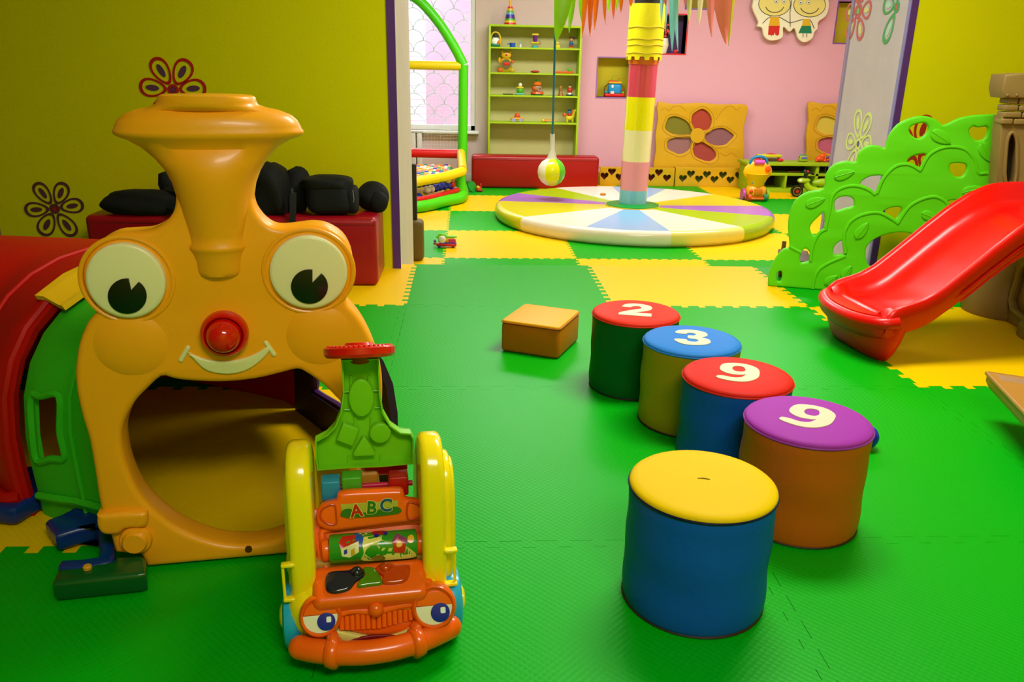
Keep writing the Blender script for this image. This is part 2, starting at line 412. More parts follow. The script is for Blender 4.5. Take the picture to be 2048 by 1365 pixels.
# cheeks, brow step, axle boxes and bolt: same moulding
def relief(px, py, rpx, depth, d0=-.004, ry=None):
    u, z = T2(px, py); r_ = abs(T2(px+rpx, py)[0]-u); rz_ = r_ if ry is None else abs(T2(px, py-ry)[1]-z)
    return u, z, r_, rz_
for px, py, rr in ((262, 690, 74), (640, 672, 66)):
    u, z, r_, rz_ = relief(px, py, rr, 0); b.ball((u, z, -.020), (r_*1.3, rz_*1.22, .032), 40, M=TM())
b.plate([[T2(*p) for p in sm2([(205, 1023), (285, 1019), (297, 1027), (296, 1045), (285, 1050), (255, 1052), (240, 1062), (212, 1063), (199, 1050), (197, 1030)], 3)]], .05, .010, TM(.018))
b.plate([[T2(*p) for p in sm2([(664, 1010), (745, 1006), (752, 1014), (750, 1040), (738, 1046), (690, 1048), (672, 1040)], 3)]], .05, .010, TM(.018))
for px, py in ((273, 1077), (690, 1064)):
    u, z, r_, _ = relief(px, py, 33, 0)
    b.lathe([(r_, -.02), (r_, .006), (r_*.93, .013), (r_*.8, .014), (r_*.74, .022), (r_*.66, .026)], (u, z, 0), seg=36, M=TM())
put('face_panel', b, M_tr, tr)
# chimney: a flattened turned shape
prof_px = [(396, 480, 558), (388, 486, 553), (384, 489, 544), (382, 490, 525), (375, 493, 508), (372, 495, 503), (369, 498, 499), (369, 498, 493), (373, 494, 489), (370, 495, 470), (362, 500, 440), (352, 506, 405), (341, 511, 370), (328, 520, 345), (305, 533, 320), (275, 553, 297), (248, 577, 282), (228, 597, 275), (221, 604, 271), (218, 608, 266), (218, 607, 262), (221, 603, 258), (222, 601, 252), (228, 594, 240), (243, 582, 229), (268, 560, 220), (295, 530, 214), (305, 514, 209), (308, 511, 202), (310, 509, 194), (318, 502, 190)]
prof = []
for x0_, x1_, y_ in prof_px:
    a0, z0 = T2(x0_, y_); a1, z1 = T2(x1_, y_); prof.append(((a1-a0)/2, z0, (a0+a1)/2))
uc = sum(p[2] for p in prof)/len(prof)
cb = B(); rows = []
for r_, z_, c_ in prof:
    c_ = uc*.4+c_*.6; zt_ = prof[6][1]; dd = .42+.5*max(0, min(1, (.13-r_)/.05))*max(0, min(1, (z_-prof[0][1])/.012+.55))
    rows.append([TM() @ V((c_+r_*math.cos(t*math.pi/20), z_, -.028+r_*dd*math.sin(t*math.pi/20))) for t in range(40)])
cb.grid(rows, closed=True)
t = bmesh.new(); vv = [t.verts.new(p) for p in rows[-1]]; t.faces.new(vv); cb.merge(t)
t = bmesh.new(); vv = [t.verts.new(p) for p in rows[0]]; t.faces.new(vv); cb.merge(t)
bmesh.ops.remove_doubles(cb.bm, verts=cb.bm.verts, dist=1e-5)
put('chimney', cb, M_tr, tr, sharp=.9)
# eyes
M_cream = mat('#f0e2b0', .35, .1); M_black = mat('#08080a', .3, .2)
for (cx, cy, rx, ry), pup in (((254.6, 560, 80, 75), (255, 592, 39, 35.5, (258, 555), (263, 579.5), (279, 562))), ((618, 543, 78, 73), (619, 573, 37, 34.5, (625, 539), (625, 565), (643, 546)))):
    u, z = T2(cx, cy); r_ = abs(T2(cx+rx, cy)[0]-T2(cx-rx, cy)[0])/2; rz_ = abs(T2(cx, cy+ry)[1]-T2(cx, cy-ry)[1])/2
    eb = B().lathe([(1, -.02), (1, .006), (.985, .012), (.95, .0145), (.9, .0155)], (0, 0, 0), seg=64)
    for v in eb.bm.verts: v.co = TM() @ V((u+v.co.x*r_, z+v.co.y*rz_, v.co.z))
    eye = put('eye', eb, M_cream, tr)
    px, py, prx, pry, n0, n1, n2 = pup; o = []
    a_s, a_e = math.atan2(-(n2[1]-py)/pry, (n2[0]-px)/prx), math.atan2(-(n0[1]-py)/pry, (n0[0]-px)/prx)
    for k in range(41):
        a_ = a_e+(a_s+2*math.pi-a_e)*k/40; o.append((px+prx*math.cos(a_), py-pry*math.sin(a_)))
    o.append(n1)
    put('pupil', B().plate([[T2(*p, .0155) for p in o]], .004, .0015, TM(.0195)), M_black, eye)
    # raised rim of the socket
    rb = B().tube([TM(.001) @ V((u+(r_+.012)*math.cos(t*math.pi/24), z+(rz_+.010)*math.sin(t*math.pi/24), -.002)) for t in range(48)], .005, 8, closed=True)
    put('eye_socket', rb, M_tr, tr)
u, z = T2(450, 665.5); r_ = abs(T2(498.5, 665)[0]-T2(401, 665)[0])/2
M_redg = mat('#d80a0a', .16, .6)
nb = B().lathe([(r_, -.01), (r_, .012), (r_*.97, .020), (r_*.9, .025), (r_*.82, .024), (r_*.76, .018), (r_*.745, .014), (r_*.74, .022), (r_*.68, .036), (r_*.55, .048), (r_*.35, .056), (r_*.12, .059), (0.0005, .0595)], (u, z, 0), seg=48, M=TM())
put('nose', nb, M_redg, tr, 'glossy red round nose')
sb = B().plate([sm2([T2(*p, .003) for p in [(376, 706), (394, 713), (412, 719), (450, 723), (488, 717), (515, 706), (536, 693), (541, 699), (528, 716), (510, 731), (488, 743), (455, 749), (417, 743), (397, 729), (384, 715)]], 3)], .02, .004, TM(.006))
for (a, b_) in (((362, 720), (376, 696)), ((532, 686), (548, 709))):
    p0 = TM(.0) @ V((*T2(*a), 0)); p1 = TM(.0) @ V((*T2(*b_), 0)); sb.tube([p0, p1], .0052, 10); sb.ball(p0, .0052, 12); sb.ball(p1, .0052, 12)
put('smile', sb, mat('#e8e0a0', .35, .2), tr)
put('bolt_hole', B().lathe([(.008, -.004), (.008, .001)], TM() @ V((*T2(497, 1100), 0)), tuple(TN), 16), mat('#5a3208', .5), tr)
# tunnel shell: arch swept along a path that bends to the left
def arch(c, ang, hw, h, k=26, base=.0, bulge=.02):
    """ring of points; ang = heading of the tunnel measured from +Y towards -X"""
    lx, ly = math.cos(ang), math.sin(ang); o = []
    wall = h-hw*.95
    for i in range(k+1):
        s_ = i/k
        if s_ < .22: q = s_/.22; x = -hw*(1-.02*(1-q)); z = base+wall*q
        elif s_ > .78: q = (1-s_)/.22; x = hw*(1-.02*(1-q)); z = base+wall*q
        else:
            t = math.pi*(1-(s_-.22)/.56); x = hw*math.copysign(abs(math.cos(t))**.78, math.cos(t)); z = wall+hw*.95*math.sin(t)**.78
        o.append(V((c[0]+x*lx, c[1]+x*ly, z)))
    return o
def sweep(stations, n=12, **kw):
    out = []
    for (c0, a0, w0, h0), (c1, a1, w1, h1) in zip(stations, stations[1:]):
        for k in range(n):
            t = k/n; e = 3*t*t-2*t**3
            out.append(((c0[0]+(c1[0]-c0[0])*t, c0[1]+(c1[1]-c0[1])*t), a0+(a1-a0)*t, w0+(w1-w0)*t, h0+(h1-h0)*t))
    out.append(stations[-1]); return [arch(*s_, **kw) for s_ in out]
M_tg = mat('#36b81c', .5, bump=(300, .06, .001), spec=.2); M_trd = mat('#b80c04', .5, bump=(300, .06, .001), spec=.2); M_tb = mat('#0c2a78', .3, .2); M_tp = mat('#2a1038', .45)
S0 = ((-.485, 1.79), R(10), .32, .56); S1 = ((-.62, 1.99), R(30), .365, .57); S2 = ((-.81, 2.21), R(52), .425, .575)
rows = sweep([S0, S1, S2], 8)
hole = lambda i, j: 9 <= i < 14 and 5 <= j < 7
put('green_shell', B().grid([r_[:15] for r_ in rows], .018, skip=hole), M_tg, tr, 'green tunnel section with a side window')
hole2 = lambda i, j: 9 <= i < 14 and 6 <= j < 9
put('purple_shell', B().grid([r_[14:] for r_ in rows], .018, skip=hole2), M_tp, tr, 'dark purple inner tunnel wall with a window')
wl_ = [rows[9][5], rows[11][5], rows[14][5], rows[14][6], rows[14][7], rows[12][7], rows[9][7], rows[9][6]]
put('window_frame', B().tube(smooth(wl_, 4), .009, 8, closed=True), M_tg, tr)
wl_ = [rows[9][20], rows[12][20], rows[14][20], rows[14][22], rows[14][23], rows[11][23], rows[9][23], rows[9][22]]
put('window_frame', B().tube(smooth(wl_, 4), .014, 8, closed=True), mat('#4a2060', .4), tr)
# raised ribs and skirt of the green section
b = B()
b.tube([p+V((-.002, -.002, 0)) for p in rows[7][:15]], .006, 8)
b.tube([rows[i][2]+V((-.005, -.006, 0)) for i in range(1, 16)], .010, 8)
put('shell_ribs', b, M_tg, tr)
S3 = ((-1.16, 2.42), R(75), .44, .57); S4 = ((-1.6, 2.48), R(88), .45, .57); S5 = ((-2.2, 2.5), R(90), .45, .57)
S2b = ((-.815, 2.215), R(52), .445, .595)
rows2 = sweep([S2b, ((-.87, 2.25), R(56), .465, .60), S3, S4, S5], 8)
put('red_shell', B().grid(rows2, .02), M_trd, tr, 'red tunnel section')
b = B(); b.tube(rows2[4][:], .012, 8); b.tube(rows2[13][:], .008, 8)
b.tube([rows2[i][2]+V((-.01, -.01, 0)) for i in range(1, 24)], .016, 8)
put('red_ribs', b, M_trd, tr)
M_clip = mat('#e8b414', .4)
put('clip', B().grid([[p+V((-.014, -.016, .018)) for p in r_[10:13]] for r_ in rows[14:16]+rows2[1:6]], .014), M_clip, tr, 'yellow joining clip')
put('clip', B().grid([[p+V((-.004, -.012, .020)) for p in r_[13:15]] for r_ in rows[15:16]+rows2[1:6]], .014), M_clip, tr, 'yellow joining clip')
# blue track pieces with bolts
def floorplate(px, z, thick, bevel, n=3):
    return B().plate([sm2([(q.x, q.y) for q in (fz(*p, z) for p in px)], n)], thick, bevel, Matrix.Translation((0, 0, z)))
c5 = lambda L: [(x*.2198, 900+y*.2198) for x, y in L]
put('track', floorplate(c5([(-200, 300), (-60, 235), (110, 235), (135, 165), (300, 140), (470, 160), (510, 250), (600, 330), (740, 385), (830, 400), (845, 360), (885, 350), (925, 520), (910, 690), (1005, 740), (1042, 950), (1000, 1020), (760, 1060), (530, 1078), (545, 1010), (600, 992), (885, 965), (892, 840), (845, 690), (540, 770), (490, 755), (425, 670), (430, 630), (660, 530), (500, 455), (345, 415), (140, 535), (0, 535), (-200, 500)]), .052, .045, .010, 2), M_tb, tr, 'dark blue track base')
put('track_end', floorplate(c5([(472, 1195), (530, 1075), (700, 1068), (1015, 1012), (1050, 968), (1290, 955), (1322, 985), (1325, 1120), (1250, 1135), (490, 1212)]), .05, .048, .010, 1), mat('#04501c', .28, .3), tr, 'dark green track end')
for px, py in ((228, 355), (795, 1072), (-8, 385)):
    p = fz(px*.2198, 900+py*.2198, .053); put('bolt', B().lathe([(.009, -.004), (.009, .003), (.007, .005)], p, seg=16), mat('#d8981c', .4), tr)

# ============================================================ STOOLS
def leather(h): return mat(h, .42, .0, bump=(60, .25, .003), spec=.14)
def digit(txt):
    """bold numeral outlines as solid strokes in a unit square"""
    if txt == '9':
        out = [(-.42, -.38), (-.40, -.52), (-.05, -.60), (.25, -.50), (.44, -.2), (.46, .15), (.40, .42), (.18, .60), (-.12, .60), (-.36, .46), (-.42, .2), (-.36, -.04), (-.14, -.17), (.10, -.13), (.17, -.06), (.10, -.28), (-.06, -.37), (-.28, -.34)]
        hole_ = [(.14, .24), (.08, .40), (-.04, .42), (-.13, .34), (-.14, .18), (-.06, .06), (.06, .06), (.13, .13)]
        return [sm2(out, 4), sm2(hole_, 4)]
    if txt == '2':
        return [sm2([(-.42, .22), (-.36, .45), (-.14, .6), (.14, .6), (.38, .45), (.43, .2), (.32, -.02), (.05, -.24), (-.02, -.30)], 4, False)+[(.44, -.30), (.44, -.58), (-.46, -.58), (-.46, -.40)]+sm2([(-.46, -.40), (-.2, -.12), (.08, .1), (.13, .24), (.06, .36), (-.06, .36), (-.14, .28), (-.16, .20)], 4, False)]
    return [sm2([(-.42, .30), (-.32, .52), (-.08, .62), (.2, .58), (.38, .42), (.38, .18), (.24, .04), (.40, -.08), (.44, -.3), (.32, -.5), (.05, -.61), (-.24, -.58), (-.42, -.40), (-.44, -.22), (-.18, -.20), (-.10, -.34), (.06, -.36), (.14, -.24), (.06, -.12), (-.10, -.10), (-.10, .12), (.04, .14), (.1, .26), (.02, .36), (-.1, .34), (-.16, .24)], 4)]
def stool(x, y, top_c, side_c, label, num=None, rot=0, piping=None, r_=.152, h=.275):
    t = thing('round_stool', label, 'stool', (x, y, 0), 0, 'round padded stools')
    pr = [(r_-.008, 0), (r_-.002, .004), (r_, .012)]+[(r_+.0015*math.sin(k*1.3), .012+(h-.03)*k/10) for k in range(1, 10)]+[(r_, h-.012), (r_-.002, h-.006)]
    sd = B().lathe(pr, seg=64)
    ph = random.random()*6
    sd.displace(lambda c: V((c.x*(1+.006*math.sin(3*math.atan2(c.y, c.x)+c.z*35+ph)), c.y*(1+.006*math.sin(3*math.atan2(c.y, c.x)+c.z*35+ph)), c.z)))
    put('side', sd, leather(side_c), t, local=True, sharp=.9)
    put('cushion_top', B().lathe([(r_-.001, h-.010), (r_+.0005, h-.005), (r_-.001, h-.001), (r_-.006, h+.003), (r_-.02, h+.006), (r_*.6, h+.008), (.001, h+.009)], seg=64), mat(top_c, .5, bump=(60, .15, .002), spec=.06), t, local=True, sharp=.9)
    put('piping', B().tube([(math.cos(a_*math.pi/32)*(r_+.0005), math.sin(a_*math.pi/32)*(r_+.0005), h-.008) for a_ in range(64)], .0028, 6, closed=True), leather(piping or top_c), t, local=True)
    put('base', B().lathe([(r_-.004, .0005), (r_+.001, .003), (r_-.002, .007)], seg=48), mat('#2a100c', .6), t, local=True)
    if num:
        s_ = .125
        put('number', B().plate([[(p[0]*s_, p[1]*s_) for p in o] for o in digit(num)], .004, .001, Matrix.Translation((0, 0, h+.0105)) @ Matrix.Rotation(R(rot), 4, 'Z')), mat('#d8ccb0', .5, spec=.1), t, local=True)
    return t
st = stool(.490, 1.515, '#e2ba00', '#0f52b0', 'round stool with plain yellow top and blue sides, nearest the camera', piping='#10183c')
put('stitch_mark', B().tube([(-.012, .002, .284), (0, 0, .2855), (.013, -.004, .284)], .0012, 6), mat('#7a6408', .6), st, local=True)
stool(.84, 1.832, '#9c34a4', '#bc5c0c', 'round stool with purple top and white numeral on orange sides', '9', -38)
stool(.758, 2.135, '#cc2418', '#0f52b0', 'round stool with red top and white numeral on blue sides', '9', -22)
stool(.708, 2.446, '#2874c4', '#a08c10', 'round stool with blue top and white numeral on mustard sides', '3', -12)
stool(.588, 2.75, '#cc2c18', '#045c20', 'round stool with red top and white numeral on green sides', '2', -14)
# square pouf
p = [fz(1003, 703), fz(1108, 719), fz(1157, 684)]
ang = math.atan2(p[1].y-p[0].y, p[1].x-p[0].x)
t = thing('square_pouf', 'small square pouf with orange sides and yellow top on the green mats', 'pouf', (.295, 3.185, 0), ang)
put('side', B().box((0, 0, .062), (.245, .265, .124), .016), leather('#bc6408'), t, local=True)
put('cushion_top', B().plate([rrect(0, 0, .243, .263, .016)], .012, .005, Matrix.Translation((0, 0, .132))), leather('#d09c00'), t, local=True)
put('piping', B().tube([(x, y, .124) for x, y in rrect(0, 0, .247, .267, .018)], .003, 6, closed=True), leather('#b8601a'), t, local=True)
solo('play_ball', B().ball((1.215, 2.235, .036), .036, 32), mat('#0a20c0', .3), 'small blue ball on the floor behind the purple topped stool', 'ball')

# ============================================================ NEAR RED BENCH AND BAGS
M_red1 = mat('#9c0618', .34, .1, bump=(40, .2, .004))
t = thing('red_bench', 'dark red padded bench against the yellow wall under the black bags', 'bench', (-1.17, 4.29, 0))
bb = B().box((-1.17, 4.295, .175), (1.42, .37, .35), .028, seg=4)
put('upholstery', bb, M_red1, t)
put('seam', B().tube([(-1.87, 4.112, .315), (-1.5, 4.108, .317), (-.8, 4.108, .317), (-.47, 4.112, .315)], .0025, 6), mat('#7a0410', .5), t)
M_blk = mat('#08080a', .8, bump=(90, .4, .004)); M_blk2 = mat('#0c0d16', .75, bump=(120, .3, .003)); M_blkw = mat('#1a1a20', .6)
def lump(c, r_, seed, amp=.12, seg=36, flat=.0, e=1.):
    b = B().ball((0, 0, 0), 1, seg); rnd = random.Random(seed); ks = [(rnd.uniform(1.5, 5), rnd.uniform(1.5, 5), rnd.uniform(1.5, 5), rnd.uniform(0, 6)) for _ in range(7)]
    k2 = [(rnd.uniform(5, 13), rnd.uniform(5, 13), rnd.uniform(5, 13), rnd.uniform(0, 6)) for _ in range(6)]
    def f(v):
        s_ = 1+sum(amp*.16*abs(math.sin(k[0]*v.x+k[1]*v.y+k[2]*v.z+k[3])) for k in k2)+sum(amp/3*math.sin(k[0]*v.x+k[1]*v.y+k[2]*v.z+k[3]) for k in ks)
        q = V([math.copysign(abs(x)**e, x) for x in v])*s_
        q = V((c[0]+q.x*r_[0], c[1]+q.y*r_[1], c[2]+q.z*r_[2]))
        return V((q.x, q.y, max(q.z, flat)))
    return b.displace(f)
zt = .352
j = thing('black_jacket', 'black jacket with sleeve lying folded on the left end of the red bench', 'jacket', (-1.35, 4.25, zt))
put('body', lump((-1.30, 4.24, zt+.075), (.19, .13, .10), 3, .10, flat=zt), M_blk, j)
put('sleeve', lump((-1.60, 4.17, zt+.055), (.19, .065, .058), 9, .13, flat=zt, e=.85), M_blk, j)
put('hood', B().tube([(-1.47, 4.26, zt+.08), (-1.52, 4.27, zt+.15), (-1.535, 4.27, zt+.19)], [.07, .045, .02], 14), M_blk, j)
put('hem', lump((-1.33, 4.14, zt+.03), (.14, .06, .045), 5, .12, flat=zt), M_blk, j)
bg = thing('black_backpack', 'black backpack slumped on the bench behind the orange chimney', 'backpack', (-.98, 4.25, zt))
put('body', lump((-1.0, 4.25, zt+.10), (.10, .12, .15), 11, .09, flat=zt, e=.8), M_blk, bg)
put('top_flap', lump((-.875, 4.30, zt+.10), (.075, .07, .115), 12, .12, flat=zt), M_blk, bg)
put('strap', B().grid([[(x-.016, 4.12 if k == 0 else 4.098, z), (x+.016, 4.12 if k == 0 else 4.098, z)] for k, (x, z) in enumerate([(-.86, zt+.12), (-.862, zt+.04), (-.87, zt-.02), (-.875, zt-.07)])], .004), M_blkw, bg)
put('buckle', B().box((-.865, 4.115, zt+.125), (.012, .01, .03), .003), mat('#3c3c40', .4), bg)
cbg = thing('camera_bag', 'black padded camera bag standing on the right end of the red bench', 'bag', (-.7, 4.22, zt))
put('body', lump((-.70, 4.22, zt+.095), (.115, .085, .095), 21, .03, flat=zt+.001, e=.55), M_blk2, cbg)
put('lid', lump((-.705, 4.22, zt+.155), (.122, .09, .036), 22, .03, e=.6), M_blk, cbg)
put('side_pocket', lump((-.585, 4.21, zt+.075), (.03, .06, .07), 23, .03, flat=zt+.001, e=.6), M_blk2, cbg)
put('zip', B().tube([(-.575, 4.152, zt+.05), (-.570, 4.15, zt+.09), (-.575, 4.152, zt+.13)], .002, 6), mat('#8a8270', .4), cbg)
cp = thing('peaked_hat', 'black peaked cap leaning beside the camera bag near the doorway', 'cap', (-.53, 4.33, zt))
put('crown', lump((-.50, 4.35, zt+.07), (.085, .075, .075), 31, .03, flat=zt), M_blk, cp)
put('peak', lump((-.465, 4.29, zt+.05), (.05, .03, .055), 32, .02), M_blk, cp)

# ============================================================ RIDE-ON WALKER CAR (foreground)
CA = R(8.0); CO = V((-.185, 1.325, 0)); CUx = V((math.cos(CA), math.sin(CA), 0)); CBk = V((-math.sin(CA), math.cos(CA), 0))
car = thing('toy_walker_car', 'yellow and orange smiling toy car walker with a red steering wheel, in the foreground', 'toy car', tuple(CO), CA)
CM = WORLD[car.name]
def cplane(y0, z0, lean):
    """plane of the car through (y0, z0), leaning back by lean degrees; returns P0, u, v, n"""
    u = V((1, 0, 0)); v = V((0, math.sin(R(lean)), math.cos(R(lean)))); n = V((0, -math.cos(R(lean)), math.sin(R(lean))))
    P0 = V((0, y0, z0)); return P0, u, v, n
class CP:
    def __init__(s, y0, z0, lean): s.P, s.u, s.v, s.n = cplane(y0, z0, lean)
    def __call__(s, px, py, d=0.):
        Rm = CM.to_3x3(); P = CM @ (s.P+s.n*d); p = CM.inverted() @ hit(px, py, P, Rm @ s.n) - s.P
        return (p.dot(s.u), p.dot(s.v))
    def M(s, d=0.): return frame(s.P+s.n*d, s.u, s.v)
    def pt(s, px, py, d=0.): return s.M(d) @ V((*s(px, py, d), 0))
M_cy = mat('#fade10', .2, .5); M_co = mat('#f05e0a', .28, .4); M_cg = mat('#74c412', .4, spec=.3); M_cc = mat('#22a4cc', .3, .3)
def cput(n, b, m, p=car, label=None, sharp=.62): return put(n, b, m, p, label, local=True, sharp=sharp)
# body
b = B().box((0, .155, .105), (.275, .30, .11), .045, seg=5)
b.box((0, .06, .093), (.31, .12, .12), .05, seg=5)
cput('body', b, M_cy, sharp=1.)
# side walls: arched slabs
side = sm2([(.035, .10), (.03, .2), (.042, .33), (.07, .39), (.12, .412), (.18, .39), (.25, .32), (.30, .2), (.31, .07), (.05, .06)], 5)
for sx in (-1, 1):
    b = B().plate([side], .046, .014, frame(((.128 if sx > 0 else -.120)+.023, 0, 0), (0, 1, 0), (0, 0, 1)), res=3)
    b.bm.faces.ensure_lookup_table()
    cput('side_wall', b, M_cy)
    inn = [(.5*(.17)+.5*x+(.0), .23+(z-.23)*.80) for x, z in side]
    inn = [(.17+(x-.17)*.8, .23+(z-.24)*.8) for x, z in side]
    b = B().plate([inn], .022, .008, frame(((.155 if sx > 0 else -.137)+.011, 0, 0), (0, 1, 0), (0, 0, 1)))
    b.plate([[(.17+(x-.17)*.72, .23+(z-.24)*.72) for x, z in side]], .02, .008, frame(((.163 if sx > 0 else -.141)+.01, 0, 0), (0, 1, 0), (0, 0, 1)))
    dr = cput('door', b, M_cy, label=None)
    for z0 in (.205, .13):
        cput('hinge', B().box((.158 if sx > 0 else -.146, .035, z0), (.026, .014, .008), .003), M_cy, dr)
    cput('hinge_rod', B().cyl((.166 if sx > 0 else -.156, .035, .13), (.166 if sx > 0 else -.156, .035, .205), .003), M_cy, dr)
# wheels
for sx in (-1, 1):
    for yy, rr in ((.075, .066), (.265, .060)):
        wv = B().lathe([(rr-.014, 0), (rr-.004, .004), (rr, .014), (rr, .034), (rr-.004, .044), (rr-.014, .048)], ((.157 if sx > 0 else -.140)-.024, yy, rr), (1, 0, 0), 40)
        wh = cput('wheel', wv, M_cc)
        cput('hub_cap', B().lathe([(.024, 0), (.024, .004), (.018, .008)], (.182 if sx > 0 else -.164, yy, rr), (sx, 0, 0), 24), M_cy, wh)
# front fascia
F0 = CP(0, .10, 22)
b = B().plate([sm2([F0(*p) for p in [(640, 1172), (640, 1200), (668, 1240), (690, 1262), (760, 1275), (830, 1258), (868, 1215), (862, 1160), (750, 1165)]], 4)], .04, .01, F0.M())
cput('grille_panel', b, M_co)
b = B()
for k in range(15):
    x_ = 683+k*10.6; c_ = 1-abs(k-7)/9
    y0_, y1_ = 1236-8*c_-k*1.1, 1258+10*c_-k*1.6
    b.tube([F0.pt(x_, y0_, .003), F0.pt(x_+1, y1_, .004)], .0048, 8)
cput('grille_ribs', b, M_co)
cput('nose', B().ball(F0.pt(752, 1219, .016), .0145, 24), M_co)
cput('brow_ridge', B().tube(smooth([F0.pt(*p, .004) for p in [(672, 1232), (705, 1222), (752, 1224), (800, 1212), (835, 1208)]], 4, False), .007, 10), M_co)
G0 = CP(-.012, .07, 5)
b = B().plate([sm2([G0(*p) for p in [(675, 1262), (720, 1272), (760, 1275), (800, 1266), (836, 1248), (838, 1262), (800, 1284), (755, 1292), (710, 1288), (676, 1276)]], 4)], .02, .003, G0.M(.004))
cput('teeth', b, mat('#d8d070', .4))
b = B().plate([sm2([G0(*p) for p in [(700, 1279), (750, 1268), (800, 1272), (770, 1290), (720, 1290)]], 4)], .006, .002, G0.M(.007))
cput('mouth', b, mat('#7a0a08', .4))
b = B().plate([sm2([G0(*p) for p in [(672, 1274), (710, 1290), (755, 1294), (805, 1286), (842, 1260), (846, 1280), (810, 1312), (755, 1322), (705, 1318), (668, 1300)]], 4)], .02, .006, G0.M(.006))
cput('lower_lip', b, M_co)
# eyes
for (cx, cy, rr), tilt in (((641, 1233, 44), 8), ((868, 1214, 44), 8)):
    c_ = F0(cx, cy, .012); r_ = abs(F0(cx+rr, cy)[0]-c_[0])
    b = B().lathe([(r_, -.03), (r_, .004), (r_*.97, .012), (r_*.88, .016), (r_*.80, .013), (r_*.78, .008)], (*c_, 0), seg=40, M=F0.M(.004))
    sk = cput('eye_socket', b, M_co)
    rr2 = r_*.80; M3 = F0.M(.0145)
    cput('eye_white', B().plate([[(c_[0]+rr2*math.cos(R(a_)), c_[1]-r_*.05+rr2*.92*math.sin(R(a_))) for a_ in range(172, 369, 7)]], .005, .001, M3), mat('#e8e4c8', .25, .3), sk)
    cput('eyelid', B().plate([[(c_[0]+rr2*math.cos(R(a_)), c_[1]-r_*.05+rr2*.92*math.sin(R(a_))) for a_ in range(8, 174, 7)]], .006, .001, F0.M(.0155)), M_co, sk)
    px_ = c_[0]+r_*.26; py_ = c_[1]-r_*.26
    cput('iris', B().plate([circ(px_, py_, r_*.42, r_*.42, 28)], .002, .0005, F0.M(.0163)), mat('#0c1a96', .2, .4), sk)
    cput('eye_glint', B().plate([rrect(px_+r_*.12, py_+r_*.1, r_*.22, r_*.26, r_*.05)], .001, 0, F0.M(.0175)), mat('#f0f0f0', .3), sk)
# bumper with two clamps
P_ = [F0.pt(*q, .0) for q in [(592, 1296), (640, 1304), (700, 1312), (760, 1312), (820, 1300), (870, 1283), (918, 1258)]]
bp = [V((p.x, -.035-.022*(1-(p.x/.17)**2), .048+(.0 if abs(p.x) < .12 else 0))) for p in P_]
xs_ = [-.130, -.115, -.09, -.05, 0, .05, .10, .13, .152]
bp = smooth([(x, -.050+.055*(x/.163)**2, .057) for x in xs_], 4, False)
b = B().tube(bp, .0225, 18); b.ball(bp[0], .0225, 18); b.ball(bp[-1], .0225, 18)
cput('bumper', b, M_co, sharp=1.2)
for x in (-.070, .085):
    y = -.050+.055*(x/.163)**2
    b = B().lathe([(.022, -.013), (.027, -.010), (.029, 0), (.027, .010), (.022, .013)], (x, y, .057), (1, .67*x/.163, 0), 24)
    b.ball((x, y+.012, .079), (.012, .02, .012), 16); b.ball((x, y+.002, .032), (.012, .014, .012), 16)
    cput('bumper_clamp', b, M_co, sharp=1.)
# bonnet shelf with three glossy buttons
H0 = CP(.03, .172, 66)
b = B().plate([sm2([F0(*p, .0) for p in [(636, 1162), (635, 1140)]], 1)] if False else [rrect(0, 0, .216, .085, .016)], .055, .014, frame((0.003, .024, .163), (1, 0, 0), (0, math.cos(R(24)), math.sin(R(24)))))
cput('bonnet', b, M_co)
HB = frame((0.003, .030, .1655), (1, 0, 0), (0, math.cos(R(24)), math.sin(R(24))))
for n_, c_, out in (('purple button', '#1a0828', [(-.082, -.02), (-.066, -.03), (-.040, -.026), (-.026, -.010), (-.012, .0), (-.014, .016), (-.028, .022), (-.04, .016), (-.078, .014)]),
                    ('green button', '#4a7a08', [(-.024, -.022), (.0, -.022), (.022, -.02), (.020, -.004), (.008, .016), (-.012, .018), (-.010, .002), (-.020, -.008)]),
                    ('orange button', '#c03408', [(.024, -.020), (.056, -.022), (.072, -.012), (.076, .014), (.052, .016), (.042, .022), (.020, .022), (.010, .010), (.024, -.004)])):
    cput('button', B().plate([sm2(out, 4)], .012, .005, HB @ Matrix.Translation((0, 0, .008))), mat(c_, .1, .8), label=n_)
for (x, y), c_ in (((-.024, .010), '#1a0828'), ((.030, .014), '#c03408')):
    cput('button_bump', B().ball(HB @ V((x, y, .006)), (.012, .012, .009), 18), mat(c_, .1, .8))
# dashboard
D0 = CP(.085, .18, 32)
b = B().plate([[D0(622, 1018), D0(640, 1160), D0(862, 1140), D0(856, 1003)]], .03, .004, D0.M())
cput('dashboard', b, M_co)
dr = [D0(*p) for p in [(648, 1062), (845, 1048), (852, 1128), (655, 1145)]]
ring = sm2([D0(*p) for p in [(645, 1075), (655, 1060), (750, 1050), (835, 1042), (848, 1055), (852, 1115), (840, 1130), (750, 1140), (665, 1146), (652, 1132)]], 3)
b = B().tube([D0.M(.002) @ V((*p, 0)) for p in ring], .007, 10, closed=True)
cput('roller_frame', b, M_co)
pa, pb = D0.pt(672, 1099, .012), D0.pt(815, 1089, .012); ax = (pb-pa).normalized(); rr = .0285
ra, rb_ = D0.pt(659, 1100, .012), D0.pt(833, 1087, .012)
rl = cput('picture_roller', B().cyl(ra, rb_, rr, bevel=.003, seg=40), mat('#2c8818', .25, .3), label='green roller printed with cottages on a path')
Mr = frame(ra, ax, D0.v)          # x along the roller, y up, z to viewer
def wrap(x, y, lift=.0004):        # roller surface point from (along, arc) coordinates
    a_ = y/rr; return Mr @ V((x, (rr+lift)*math.sin(a_), (rr+lift)*math.cos(a_)))
